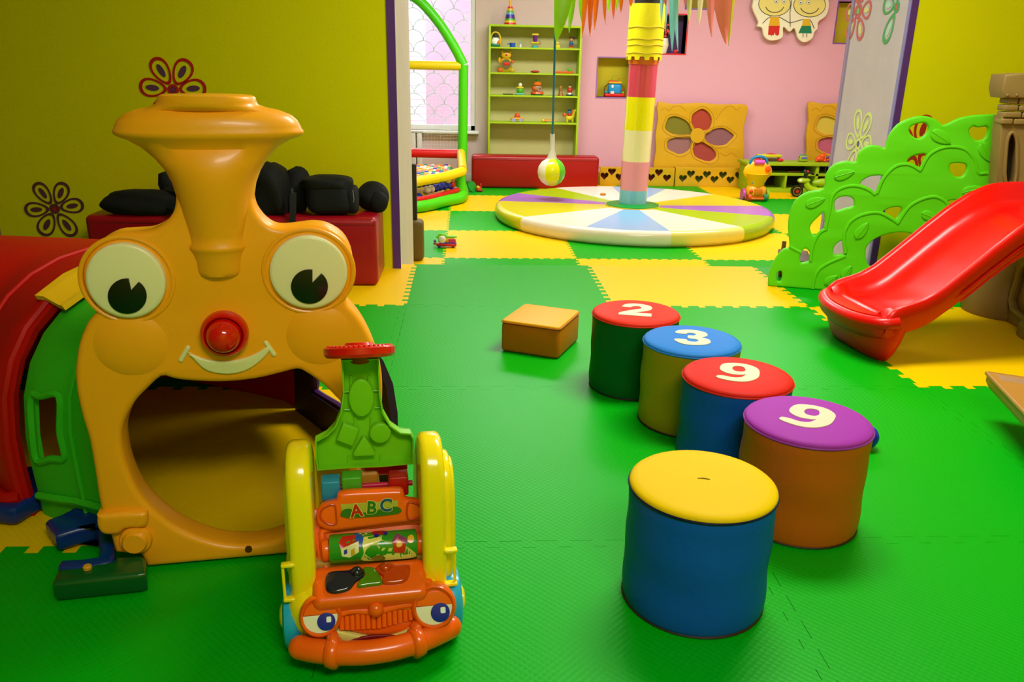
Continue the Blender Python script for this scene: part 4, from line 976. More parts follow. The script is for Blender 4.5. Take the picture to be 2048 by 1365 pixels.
toy('dark_pen', 'thin dark pen lying on the third shelf', 'pen', 1016, 190, YT, SZ[2], [('barrel', '#3a3828', 'cyl', (-10, 0, 1.2), (8, -1, 1.2), 1), ('tip', '#2a281c', 'cyl', (8, -1, 1.2), (11, -1, 1.2), 1, .3)], Rg)
toy('frog_clown', 'green and yellow seated clown toy on the third shelf', 'toy', 1040, 191, YT, SZ[2], [('base', '#68b0a0', 'box', (0, 0, 2), (19, 8, 4), 1.6), ('body', '#48a818', 'ball', (0, 0, 8), (7, 5, 6)), ('collar', '#d8c020', 'ball', (0, 0, 14), (8, 5, 2.5)), ('head', '#e8e0d0', 'ball', (0, 0, 19), 4)], Rg)
toy('carousel_toy', 'orange carousel toy with a green top on the third shelf', 'toy', 1074, 191, YT, SZ[2], [('base', '#287028', 'cyl', (0, 0, 0), (0, 0, 3), 12, 12), ('platform', '#d85818', 'cyl', (0, 0, 3), (0, 0, 7), 13.5, 12), ('body', '#c08848', 'ball', (0, 0, 14), (8, 6, 8)), ('wheel', '#a09098', 'ring', (4, -6, 12), 3.5, 1.2), ('arm', '#d04818', 'ball', (-7, -1, 13), (3.5, 3, 5)), ('canopy', '#e07018', 'cyl', (0, 0, 20), (0, 0, 26), 9, 5), ('cap', '#287820', 'ball', (0, 0, 28), (4.5, 4, 2.4))], Rg)
toy('brown_figurine', 'small brown figurine on the third shelf', 'figurine', 1121, 192, YT, SZ[2], [('skirt', '#a06018', 'cyl', (0, 0, 0), (0, 0, 9), 5.5, 3), ('torso', '#906020', 'ball', (0, 0, 11), (4, 3, 4)), ('head', '#b07828', 'ball', (0, 0, 16), 3)], Rg)
toy('red_figurine', 'red and white figurine at the right end of the third shelf', 'figurine', 1139, 192, YT, SZ[2], [('base', '#1a3848', 'box', (0, 0, 1.5), (13, 7, 3), 1), ('boots', '#e8e8e0', 'ball', (0, -1, 4), (4, 3, 3)), ('coat', '#b83018', 'ball', (0, 0, 10), (5, 4, 6)), ('arm', '#b83018', 'ball', (5, 0, 12), (3, 2, 2)), ('face', '#d09860', 'ball', (0, 0, 17), 3.2), ('hat', '#383028', 'ball', (0, 0, 20), (3, 3, 1.8))], Rg)
toy('toy_car_orange', 'yellow orange toy car with lilac wheels on the fourth shelf', 'toy car', 1034, 244, YT, SZ[3], [('body', '#e0a010', 'box', (0, 0, 6), (27, 9, 6), 2.5), ('driver', '#d85020', 'ball', (0, 0, 12), (5, 4, 5)), ('wheel', '#a0a0c8', 'cyl', (-7, -6, 3.8), (-7, -3, 3.8), 3.8), ('wheel:r', '#a0a0c8', 'cyl', (7, -6, 3.8), (7, -3, 3.8), 3.8), ('windscreen', '#b84010', 'box', (0, 0, 9.5), (12, 7, 3), 1)], Rg)
toy('toy_pipe', 'short yellow and orange toy whistle on the fourth shelf', 'toy', 1098, 244, YT, SZ[3], [('body', '#e09020', 'cyl', (-12, 0, 3), (12, 0, 3), 2.6), ('end', '#e0c820', 'ball', (-12, 0, 3.4), 3.4), ('stand', '#60b8a0', 'box', (4, 0, .6), (16, 6, 1.2), .3)], Rg)
toy('pony_toy', 'yellow pony toy with a blue hatted rider at the right of the fourth shelf', 'toy', 1138, 246, YT, SZ[3], [('legs', '#d8c018', 'box', (-4, 0, 3.5), (4, 6, 7), 1.2), ('legs:r', '#d8c018', 'box', (7, 0, 3.5), (4, 6, 7), 1.2), ('body', '#dcc81c', 'ball', (1, 0, 9), (9, 5, 5)), ('neck', '#d8c018', 'cyl', (7, 0, 10), (10, 0, 22), 3.5, 2.5), ('head', '#d8b818', 'ball', (12, 0, 23), (5, 3, 3)), ('mane', '#c87818', 'ball', (6, 0, 20), (1.8, 2, 5)), ('rider', '#b82818', 'ball', (0, -1, 15), (4, 3, 4)), ('rider_face', '#3878a8', 'ball', (0, -1, 20), 3.2), ('hat', '#203878', 'ball', (0, -1, 24), (4, 3.4, 1.8)), ('bundle', '#d86018', 'ball', (-10, 0, 15), 4)], Rg)

# --- long red bench
M_red2 = mat('#9c0408', .36, .08, bump=(40, .15, .003))
xa2, xb2 = fy(943, 345, 9.32).x, fy(1198, 345, 9.32).x
rb2 = thing('long_red_bench', 'long bright red padded bench in front of the lime shelf', 'bench', ((xa2+xb2)/2, 9.45, FAR))
ztb = fy(1070, 313, 9.32).z
put('upholstery', B().box(((xa2+xb2)/2, 9.45, (FAR+ztb)/2), (xb2-xa2, .25, ztb-FAR), .035, seg=4), M_red2, rb2)
put('seam', B().tube([(xa2+.01, 9.323, ztb-.04), (xb2-.01, 9.323, ztb-.04)], .003, 6), mat('#900810', .5), rb2)
# --- radiator
rd = thing('radiator', 'white ribbed radiator below the window', 'radiator', (-.75, 9.83, FAR+.1))
for k in range(6):
    put('rib', B().box((-.93+k*.072, 9.83, .10), (.06, .09, .42), .015), M_white, rd)
put('top_grille', B().box((-.75, 9.83, .318), (.46, .10, .02), .004), mat('#c8d0c8', .5), rd)
for k in (0, 1): put('bracket', B().box((-.9+k*.3, 9.86, -.18), (.02, .04, .14), .003), M_white, rd)
# --- niches: toys inside
toy('bead_maze_house', 'blue and red activity toy with wire loops inside the yellow niche', 'toy', 1228, 194, 9.97, NI[0][2]+.001, [('base', '#d81010', 'box', (0, 0, 3.2), (40, 16, 6.4), 2), ('body', '#1890d0', 'box', (0, 0, 15), (26, 12, 20), 4), ('body>window', '#e8d8b8', 'box', (-5, -6.4, 8), (7, 1, 6), 1), ('body>badge', '#e8e8e8', 'box', (-5, -6.4, 20), (4, 1, 6), .6), ('roof', '#e8b010', 'box', (0, 0, 27), (27, 13, 4), 1.5), ('trim', '#d82810', 'box', (-3, 0, 29.5), (18, 10, 2.4), 1), ('loop', '#5a3020', 'tube', [(-20, 0, 6), (-19, 0, 18), (-12, 0, 25)], .9), ('loop:r', '#8a5020', 'tube', [(12, 0, 25), (19, 0, 18), (20, 0, 6)], .9), ('top_loop', '#a0a818', 'tube', [(-7, 0, 30), (-4, 0, 39), (2, 0, 41), (7, 0, 38), (8, 0, 30)], .8), ('bead', '#30a0a0', 'ball', (-17, -1, 9), 3), ('bead:b', '#80b818', 'ball', (17, -1, 8), 3), ('bead:c', '#d82020', 'ball', (14, -1, 13), 2.6), ('bead:d', '#e89018', 'ball', (7, -1, 36), 1.8)])
v_ = toy('flower_vase', 'cream vase of small coral flowers in the red edged niche', 'vase', 1325, 104, 9.99, NI[1][2]+.001, [('vase', '#e8e4c8', 'cyl', (0, 0, 0), (0, 0, 15), 7, 11), ('vase_neck', '#e8e4c8', 'cyl', (0, 0, 15), (0, 0, 28), 11, 9), ('foliage', '#38201c', 'ball', (0, 1, 44), (13, 8, 17))]+[('blossom:%d' % i, '#d85048', 'ball', (random.uniform(-12, 13), random.uniform(-9, -4), random.uniform(30, 52)), 2.4) for i in range(26)])
toy('heart_trinket', 'small red trinket on the floor of the red edged niche', 'trinket', 1351, 106, 9.97, NI[1][2]+.001, [('heart', '#c81030', 'ball', (0, 0, 4), (5, 3, 4)), ('stand', '#801028', 'box', (0, 0, .8), (6, 4, 1.6), .3)])
# --- wooden flower panels standing on the heart plinth
M_wd = mat('#d0a012', .5, var=.05); M_wd2 = mat('#b8860c', .55)
YP = 9.78
def PP(Y): return lambda px, py: ((lambda p: (p.x, p.z))(fy(px, py, Y)))
P1 = PP(YP); MP = frame((0, YP, 0), (1, 0, 0), (0, 0, 1))
PETC = ['#7a7418', '#a83c28', '#8a5a62', '#a04038', '#96686a']
def flower_panel(label, dx, petal_cols):
    pl = thing('busy_board', label, 'play panel', (fy(1400+dx, 340, YP).x, YP+.02, -.10), 0, 'wooden flower boards')
    o = [P1(x+dx, y) for x, y in [(1316, 205), (1345, 208), (1400, 206), (1440, 209), (1493, 210), (1492, 235), (1487, 260), (1489, 300), (1484, 340), (1482, 343), (1440, 340), (1400, 343), (1350, 340), (1309, 342), (1312, 300), (1311, 270), (1316, 240)]]
    pets = []
    for L in ([(1331, 258), (1333, 246), (1338, 236), (1352, 233), (1370, 240), (1381, 252), (1386, 268), (1365, 270), (1345, 268)],
              [(1384, 248), (1384, 232), (1392, 224), (1405, 218), (1418, 226), (1424, 240), (1420, 256), (1410, 261), (1392, 261)],
              [(1411, 270), (1425, 260), (1445, 256), (1460, 264), (1468, 272), (1460, 282), (1450, 290), (1430, 291), (1412, 281)],
              [(1390, 284), (1402, 284), (1418, 291), (1431, 304), (1431, 316), (1420, 323), (1405, 320), (1390, 312), (1386, 296)],
              [(1385, 275), (1384, 288), (1376, 302), (1360, 309), (1347, 304), (1336, 298), (1335, 284), (1345, 277), (1365, 274)]):
        pets.append(sm2([P1(x+dx, y) for x, y in L], 3))
    b = B().plate([sm2(o, 3)]+pets, .05, .008, MP)
    put('board', b, M_wd, pl)
    for L, c_ in zip(pets, petal_cols):
        cx_ = sum(p[0] for p in L)/len(L); cz_ = sum(p[1] for p in L)/len(L)
        put('petal_pane', B().plate([[(cx_+(p[0]-cx_)*1.06, cz_+(p[1]-cz_)*1.06) for p in L]], .006, 0, MP @ Matrix.Translation((0, 0, -.03))), mat(c_, .6), pl)
        t_ = [MP @ V((cx_+(p[0]-cx_)*1.22, cz_+(p[1]-cz_)*1.25, .0)) for p in L]
        put('carved_outline', B().tube(t_, .004, 6, closed=True), M_wd2, pl)
    c_ = P1(1395+dx, 271.5); put('flower_centre', B().lathe([(.085, -.02), (.085, .004), (.08, .008), (.0005, .009)], (*c_, 0), seg=32, M=MP), M_wd, pl)
    for L in ([(1322, 222), (1330, 216), (1338, 222), (1345, 214), (1360, 212), (1372, 222)], [(1432, 240), (1440, 226), (1452, 214), (1464, 213), (1474, 220), (1480, 214)], [(1440, 306), (1452, 312), (1462, 306), (1474, 314)]):
        put('carved_scroll', B().tube([MP @ V((*P1(x+dx, y), .0)) for x, y in sm2(L, 4, False)], .0035, 6), M_wd2, pl)
    return pl
flower_panel('yellow wooden panel with five petal cut-outs, standing on the heart plinth', 0, PETC)
flower_panel('yellow wooden flower panel half hidden behind the right door jamb', 302, ['#d0bc40', '#b06870', '#8a5a62', '#b05060', '#c06078'])
# plinth boards with heart cut-outs
def heart(cx, cz, s_):
    return [(cx+s_*(16*math.sin(t)**3)/16, cz+s_*(13*math.cos(t)-5*math.cos(2*t)-2*math.cos(3*t)-math.cos(4*t))/15) for t in [2*math.pi*k/28 for k in range(28)]]
YH = 9.66; P2 = PP(YH); MH = frame((0, YH, 0), (1, 0, 0), (0, 0, 1))
def heart_board(label, x0, x1, hs, col):
    z1 = fy((x0+x1)/2, 336, YH).z; xw0, xw1 = P2(x0, 350)[0], P2(x1, 350)[0]
    t = thing('heart_plinth', label, 'plinth', ((xw0+xw1)/2, YH+.1, FAR), 0, 'heart cut-out plinths')
    hh = [heart(*P2(x, y), .047) for x, y in hs]
    b = B().plate([[(xw0, FAR), (xw1, FAR), (xw1, z1), (xw0, z1)]]+hh, .03, .003, MH)
    b.box(((xw0+xw1)/2, YH+.055, z1-.01), (xw1-xw0-.004, .09, .018), .002); b.box(((xw0+xw1)/2, YH+.16, (FAR-.112)/2), (xw1-xw0-.004, .09, -.112-FAR), .002)
    put('board', b, M_wd, t)
    put('lining', B().box(((xw0+xw1)/2, YH+.05, (FAR+z1)/2), (xw1-xw0-.02, .006, z1-FAR-.04)), mat(col, .7), t)
heart_board('wooden plinth with dark red hearts beside the long red bench', 1200, 1349, [(1209, 352), (1224, 343), (1239, 354), (1302, 355), (1318, 345), (1334, 356)], '#5a1210')
heart_board('wooden plinth with green hearts below the flower panel', 1351, 1500, [(1366, 357), (1382, 348), (1398, 358), (1414, 349), (1429, 359), (1446, 350), (1461, 360), (1478, 351)], '#4a5a18')
# --- low lime cabinet with toys
YC = 9.27
cx0, cx1 = fy(1497, 350, YC).x, fy(1700, 350, YC).x
zc1 = fy(1560, 326, YC).z; zc0 = fy(1560, 386, YC).z
cab = thing('low_cabinet', 'low lime green open cabinet by the pink wall', 'cabinet', ((cx0+cx1)/2, YC+.17, FAR))
M_lc = mat('#98b810', .45); M_in = mat('#5a6410', .7)
def cbx(n_, x0, x1, z0, z1, d0=0., d1=.34, m_=M_lc): put(n_, B().box(((x0+x1)/2, YC+(d0+d1)/2, (z0+z1)/2), (x1-x0, d1-d0, z1-z0), .002), m_, cab)
cbx('top_board', cx0-.03, cx1, zc1-.03, zc1, -.02)
def cX(px): return fy(px, 350, YC).x
def cZ(py): return fy(1570, py, YC).z
cbx('side_board', cx0, cx0+.025, FAR, zc1-.03); cbx('divider', cX(1631), cX(1637), FAR, zc1-.03); cbx('side_board', cx1-.025, cx1, FAR, zc1-.03)
cbx('shelf_board', cx0+.02, cx1-.02, cZ(352), cZ(347)); cbx('divider', cX(1571), cX(1575), cZ(378), cZ(352))
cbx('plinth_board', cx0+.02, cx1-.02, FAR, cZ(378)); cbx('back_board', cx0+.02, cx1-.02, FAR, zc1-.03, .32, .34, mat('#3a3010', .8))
zt2 = zc1+.001
Rc = 'toys on the low lime cabinet'
toy('toy_piano_walker', 'lime and red activity table toy on the low cabinet', 'toy', 1538, 313, 9.42, zt2, [('tray', '#c8cc10', 'box', (0, 0, 11), (50, 16, 6), 2), ('foot', '#e01818', 'ball', (-23, -3, 3), (7, 6, 3)), ('foot:r', '#e01818', 'ball', (23, -3, 3), (7, 6, 3)), ('post', '#c86018', 'cyl', (-20, 0, 3), (-20, 0, 10), 2), ('post:r', '#c86018', 'cyl', (20, 0, 3), (20, 0, 10), 2), ('keyboard', '#4a3c18', 'box', (0, -6, 4), (30, 4, 6), 1), ('dome', '#9878c0', 'ball', (-18, 0, 13), 3), ('handle', '#c83c50', 'tube', [(-8, 0, 12), (0, 0, 15), (10, 0, 14), (18, 0, 12)], 1.6)], Rc)
toy('toy_radio', 'small green and blue toy radio on the low cabinet', 'toy', 1606, 316, 9.42, zt2, [('body', '#98b028', 'box', (0, 0, 6), (18, 10, 12), 2.5), ('screen', '#6068c0', 'box', (1, -5, 8), (12, 2, 4), .8), ('handle', '#389878', 'tube', [(-8, 0, 12), (-4, 0, 14), (4, 0, 14), (8, 0, 12)], 1), ('knob', '#b03040', 'ball', (-9, -3, 10), 1.6)], Rc)
toy('orange_toy_animal', 'bright orange animal toy on the low cabinet by the door jamb', 'toy', 1640, 319, 9.42, zt2, [('body', '#e04c10', 'ball', (0, 0, 6), (10, 6, 6)), ('head', '#e85810', 'ball', (4, -1, 12), (6, 5, 5)), ('ear', '#e04c10', 'ball', (7, -1, 17), 2), ('leg', '#e04c10', 'ball', (-8, -3, 3), 3), ('leg:r', '#e04c10', 'ball', (9, -3, 3), 3)], Rc)
toy('toy_truck', 'blue and orange toy truck beside the orange animal on the cabinet', 'toy', 1661, 321, 9.42, zt2, [('bed', '#e05018', 'box', (0, 0, 4), (18, 9, 5), 1.5), ('cab', '#2898c0', 'box', (3, 0, 9), (10, 8, 6), 2), ('wheel', '#a03028', 'cyl', (-5, -6, 2.4), (-5, -4, 2.4), 2.4), ('wheel:r', '#a03028', 'cyl', (6, -6, 2.4), (6, -4, 2.4), 2.4), ('barrel', '#6a3090', 'ball', (-7, 0, 9), 3)], Rc)
toy('red_magazine', 'red booklet lying on the middle shelf of the low cabinet', 'booklet', 1585, 347, 9.4, cZ(347)+.002, [('cover', '#a82818', 'box', (0, 0, .8), (26, 12, 1.4), .2), ('pages', '#d8c8a0', 'box', (0, -.4, .8), (25, 12, .8), .1)])
# --- yellow walker with blue handle
toy('yellow_walker', 'yellow push walker with blue handle and lilac grip near the low cabinet', 'toy walker', 1510, 402, 8.64, FAR, [
 ('body', '#e8a010', 'box', (0, 2, 19), (42, 26, 28), 10), ('grille', '#d07010', 'box', (1, -11.5, 20), (17, 3, 14), 1.5), ('headlamp', '#e04818', 'ball', (-14, -11, 21), (4, 2, 4)), ('bumper', '#d86010', 'box', (0, -9, 6), (36, 8, 5), 2),
 ('panel', '#f0b408', 'ball', (0, 4, 60), (30, 6, 22)), ('panel_neck', '#f0b408', 'cyl', (0, 4, 28), (0, 4, 56), 14, 24), ('knob', '#e05810', 'ball', (19, -2, 66), (6, 3, 7)),
 ('strap', '#2888b8', 'tube', [(-13, -7, 38), (0, -10, 41), (13, -7, 38)], 2), ('handle', '#1878a8', 'tube', [(-18, 4, 74), (-14, 4, 86), (0, 4, 90), (14, 4, 86), (18, 4, 74)], 3), ('grip', '#c850b0', 'cyl', (-10, 0, 79), (10, 0, 79), 5),
 ('wheel', '#c040a0', 'cyl', (-27, 8, 12), (-22, 8, 12), 12), ('wheel:b', '#80b818', 'cyl', (23, 8, 12), (28, 8, 12), 12), ('wheel:c', '#e04c18', 'cyl', (-19, -6, 8), (-13, -6, 8), 8), ('wheel:d', '#187850', 'cyl', (14, -6, 8), (20, -6, 8), 8)])
# --- lime ride-on bike
toy('balance_bike', 'lime green ride-on bike with black wheels beside the low cabinet', 'ride-on bike', 1592, 393, 8.95, FAR, [
 ('front_wheel', '#14120c', 'cyl', (0, -3.5, 12), (0, 3.5, 12), 12), ('front_wheel>rim', '#8a7c38', 'ring', (0, -3.6, 12), 8, .8), ('front_wheel>hub_cap', '#a82018', 'cyl', (0, -4.4, 12), (0, -3, 12), 3.5),
 ('fork', '#1c1a14', 'box', (8, 0, 22), (8, 9, 18), 2), ('nose', '#98c018', 'ball', (12, 0, 34), (14, 8, 6)), ('headlamp', '#e8e8c0', 'ball', (3, -6, 34), (4, 2.4, 3)),
 ('handlebar', '#201c18', 'tube', [(6, -14, 56), (14, -4, 48), (16, 0, 44), (22, 4, 50), (36, 12, 46)], 2.6), ('stem', '#1a1814', 'cyl', (14, 0, 34), (15, 0, 50), 4), ('horn', '#c82018', 'ball', (17, -3, 53), 2.4),
 ('frame', '#a0cc10', 'tube', [(16, 0, 30), (26, 0, 18), (44, 0, 14), (66, 0, 18)], 7), ('seat', '#90b818', 'ball', (58, 0, 30), (28, 9, 9)), ('rear_wheel', '#14120c', 'cyl', (66, -8, 11), (66, -3, 11), 11), ('rear_wheel:b', '#14120c', 'cyl', (66, 3, 11), (66, 8, 11), 11)])
toy('blue_stick', 'blue stick leaning in the right bay of the low cabinet', 'stick', 1649, 350, 9.4, cZ(347)+.002, [('rod', '#1878a0', 'cyl', (0, 0, 0), (2, 4, 20), 1.3), ('tip', '#1878a0', 'ball', (2, 4, 20), 1.4)])
# --- sign of two smiling stick children
YG = 9.80; P3 = PP(YG); MG = frame((0, YG, 0), (1, 0, 0), (0, 0, 1))
sgn = thing('wall_sign', 'cream cut-out wall sign of a smiling boy and girl holding hands', 'wall sign', (fy(1580, 80, YG).x, YG+.03, fy(1580, 84, YG).z))
M_sc = mat('#ece8c8', .5); M_ink = mat('#3a4034', .6)
def g4(L): return [(1480+x*.2491, y*.2491) for x, y in L]
o = g4([(110, 0), (100, 60), (130, 130), (150, 180), (140, 210), (180, 225), (195, 290), (240, 325), (310, 318), (345, 290), (350, 215), (400, 255), (440, 225), (470, 310), (520, 340), (580, 310), (600, 255), (625, 230), (630, 175), (690, 130), (715, 60), (710, -20), (680, -200), (560, -260), (420, -160), (280, -260), (140, -180)])
put('backing', B().plate([sm2([P3(*p) for p in o], 3)], .045, .006, MG), M_sc, sgn)
def face(cx, cy, r_, n_):
    f_ = put('face', B().plate([sm2([P3(cx+r_*math.cos(a_*math.pi/12)*1.06, cy-r_*.80*math.sin(a_*math.pi/12)) for a_ in range(24)], 1)], .004, 0, MG @ Matrix.Translation((0, 0, .003))), mat('#e4d878', .5), sgn)
    put('face_outline', B().tube([MG @ V((*P3(cx+r_*1.06*math.cos(a_*math.pi/18), cy-r_*.80*math.sin(a_*math.pi/18)), .003)) for a_ in range(36)], .0035, 6, closed=True), M_ink, f_)
    put('smile', B().tube([MG @ V((*P3(cx+r_*.62*math.cos(a_), cy+2+r_*.5*math.sin(a_)), .006)) for a_ in [R(15+k*15) for k in range(11)]], .004, 6), M_ink, f_)
    for ex in ((.1, .62) if n_ == 0 else (-.6, -.08)):
        e_ = put('eye', B().lathe([(.022, 0), (.022, .003)], MG @ V((*P3(cx+r_*ex, cy-5), .003)), (0, -1, 0), 20), mat('#e8e8e0', .5), f_)
        put('eye_ring', B().tube([MG @ V((*P3(cx+r_*ex+3.8*math.cos(a_*math.pi/8), cy-5+3.8*math.sin(a_*math.pi/8)), .006)) for a_ in range(16)], .002, 5, closed=True), mat('#888c78', .5), f_)
        put('pupil', B().lathe([(.008, 0), (.008, .003)], MG @ V((*P3(cx+r_*ex, cy-4.5), .006)), (0, -1, 0), 12), M_ink, f_)
face(1549, 8, 30, 0); face(1619, 10, 30, 1)
def patch(n_, L, c_): put(n_, B().plate([[P3(*p) for p in g4(L)]], .004, 0, MG @ Matrix.Translation((0, 0, .004))), mat(c_, .5), sgn)
patch('shirt', [(245, 135), (312, 135), (318, 208), (230, 208)], '#d8a80c'); patch('shorts', [(230, 208), (318, 208), (312, 280), (285, 282), (278, 258), (272, 282), (225, 280)], '#c81c10')
patch('top', [(510, 152), (558, 152), (568, 208), (495, 208)], '#d8b00c'); patch('skirt', [(495, 208), (568, 208), (575, 268), (468, 266)], '#0c7a50')
for L in ([(180, 188), (212, 155), (245, 133)], [(312, 135), (400, 185)], [(400, 185), (505, 155)], [(562, 158), (580, 190), (595, 230)], [(415, 0), (400, 100), (402, 215)], [(250, 282), (252, 290)], [(295, 282), (300, 288)], [(505, 268), (505, 300)], [(535, 268), (535, 300)]):
    put('drawn_line', B().tube([MG @ V((*P3(*p), .004)) for p in g4(L)], .0035, 6), M_ink, sgn)

# --- padded disc with painted pole and hanging leaves
DC = V((1.5, 7.5, 0)); RD = 1.26; DZ = -.125
dk = thing('palm_carousel', 'big round padded platform with a striped pole dressed as a palm tree', 'play carousel', (DC.x, DC.y, FAR))
M_c = {k: mat(v, .22, .15, spec=.3) for k, v in dict(y='#d8cc20', l='#9cc000', w='#ece0cc', b='#86b4dc', p='#a468c4', e='#e4d870').items()}
# sectors: start angle (deg, 0 = +x, ccw), colour
def az(px, py): p = fz(px, py, DZ); return math.degrees(math.atan2(p.y-DC.y, p.x-DC.x))
secs = [(az(1004, 405)-4, 'y'), (az(1056, 433), 'w'), (az(1178, 451), 'b'), (az(1335, 459), 'w'), (az(1468, 451), 'l'), (az(1535, 432), 'p'), (az(1528, 412), 'y'), (az(1432, 388), 'w'), (az(1336, 376), 'b'), (az(1222, 371), 'w'), (az(1112, 376), 'l'), (az(1030, 386), 'p')]
secs = [(a_ if k < 6 or a_ > 0 else a_+0, c_) for k, (a_, c_) in enumerate(secs)]
fix = []; last = -999
for a_, c_ in secs:
    while a_ < last: a_ += 360
    fix.append((a_, c_)); last = a_
secs = fix+[(fix[0][0]+360, 'y')]
EDGE = {1: 'w', 2: 'w', 3: 'e'}
for q_, ((a0, c_), (a1, _)) in enumerate(zip(secs, secs[1:])):
    n_ = max(3, int((a1-a0)/4)); nm_ = {'y': 'yellow', 'w': 'cream', 'b': 'light blue', 'l': 'lime', 'p': 'purple', 'e': 'pale yellow'}
    full = [(.16, DZ), (RD-.05, DZ), (RD-.025, DZ-.006), (RD-.006, DZ-.025), (RD, DZ-.055), (RD-.004, DZ-.09), (RD-.02, FAR+.005), (RD-.05, FAR+.0)]
    ec = EDGE.get(q_, c_)
    for part_, prof_, cc in (('platform_segment', full[:2], c_), ('platform_edge', full[1:], ec)):
        rows_ = [[V((DC.x+r_*math.cos(R(a0+(a1-a0)*k/n_)), DC.y+r_*math.sin(R(a0+(a1-a0)*k/n_)), z_)) for r_, z_ in prof_] for k in range(n_+1)]
        if part_ == 'platform_segment': b = B().grid([[p for p in r_] for r_ in rows_]); b.grid([[p-V((0, 0, .02)) for p in r_] for r_ in rows_])
        else: b = B().grid(rows_)
        put(part_, b, M_c[cc], dk, nm_[cc]+(' platform segment' if part_ == 'platform_segment' else ' platform edge'), sharp=1.)
put('core', B().cyl((DC.x, DC.y, FAR), (DC.x, DC.y, DZ-.002), .165), mat('#c8a820', .5), dk)
put('collar', B().lathe([(.24, DZ), (.24, DZ+.012), (.20, DZ+.02), (.12, DZ+.024)], (DC.x, DC.y, 0), seg=40), mat('#0c8a28', .35), dk, 'green collar')
put('collar_rim', B().lathe([(.25, DZ-.001), (.25, DZ+.006), (.235, DZ+.008)], (DC.x, DC.y, 0), seg=40), mat('#c8b010', .35), dk)
def pz_(py): return fy(1275, py, 7.38).z
lean = lambda z: V((DC.x+(z-DZ)*.012, DC.y, z))
for y0_, y1_, c_, lb in ((404, 383, '#70b8cc', 'light blue'), (383, 325, '#e09098', 'pink'), (325, 262, '#e4dca0', 'cream'), (262, 195, '#e4dc08', 'yellow'), (195, 118, '#cc4454', 'rose red')):
    za, zb = (DZ+.01 if y0_ == 404 else pz_(y0_)), pz_(y1_)
    put('pole_band', B().cyl(lean(za), lean(zb), .126, seg=48), mat(c_, .12, .6), dk, lb+' pole band')
# foam wrap with puzzle teeth along the bottom
zb, zt3 = pz_(120), pz_(6); rw = .152
rows_ = []
nt_ = 132
top_ = [lean(zt3)+V((rw*math.cos(2*math.pi*k/nt_), rw*math.sin(2*math.pi*k/nt_), 0)) for k in range(nt_)]
bot_ = [lean(zb)+V((rw*math.cos(2*math.pi*k/nt_), rw*math.sin(2*math.pi*k/nt_), .028 if (k//6) % 2 else 0)) for k in range(nt_)]
b = B().grid([[top_[k].lerp(bot_[k], q_) for k in range(nt_)] for q_ in (0, .33, .66, .9, 1)], .012, closed=True)
M_fw = mat('#e8dc04', .5, bump=(120, .4, .004)); put('foam_wrap', b, M_fw, dk, 'yellow foam wrap with puzzle teeth')
put('wrap_underlay', B().cyl(lean(zb-.035), lean(zb+.06), .131, seg=40), mat('#d06810', .5), dk, 'orange band under the foam wrap')
for py in (54, 78, 90, 106):
    z_ = pz_(py); put('wrap_cord', B().tube([lean(z_)+V(((rw+.003)*math.cos(a_*math.pi/16), (rw+.003)*math.sin(a_*math.pi/16), .004*math.sin(a_))) for a_ in range(32)], .004, 6, closed=True), mat('#c8a808', .6), dk)
put('dark_sleeve', B().cyl(lean(zt3-.02), lean(zt3+.22), .115), mat('#1a1410', .6), dk)
HUB = lean(2.12)
put('crown_hub', B().lathe([(.13, -.18), (.18, -.08), (.16, 0), (.06, .05)], HUB, seg=32), mat('#2a2018', .5), dk)
# leaves: blades hanging from arched arms; tip and shoulder given where they hang
def leaf(tip, sh, wpx, depth, col, label):
    p1 = fy(*tip, depth); p0 = fy(*sh, depth); wd = wpx*.0047
    top = V((p0.x, depth, max(1.95, p0.z+.25)))
    mid = HUB.lerp(top, .55)+V((0, 0, .22))
    spine = smooth([HUB, mid, top, p0.lerp(top, .35), p0.lerp(p1, .45), p1], 5, False); n_ = len(spine); rows_ = []
    for k, p in enumerate(spine):
        f_ = k/(n_-1); w_ = .012 if f_ < .3 else wd*.5*max(0.02, math.sin(min(1, (f_-.25)/.4)*math.pi/2)*(1-max(0, (f_-.62)/.38)**1.6))
        rows_.append([p+V((-w_, .02*w_/max(wd, .01), 0)), p+V((0, -.012, 0)), p+V((w_, .0, 0))])
    b = B().grid(rows_, .004)
    put('palm_leaf', b, mat(col, .3, .2), dk, label+' leaf')
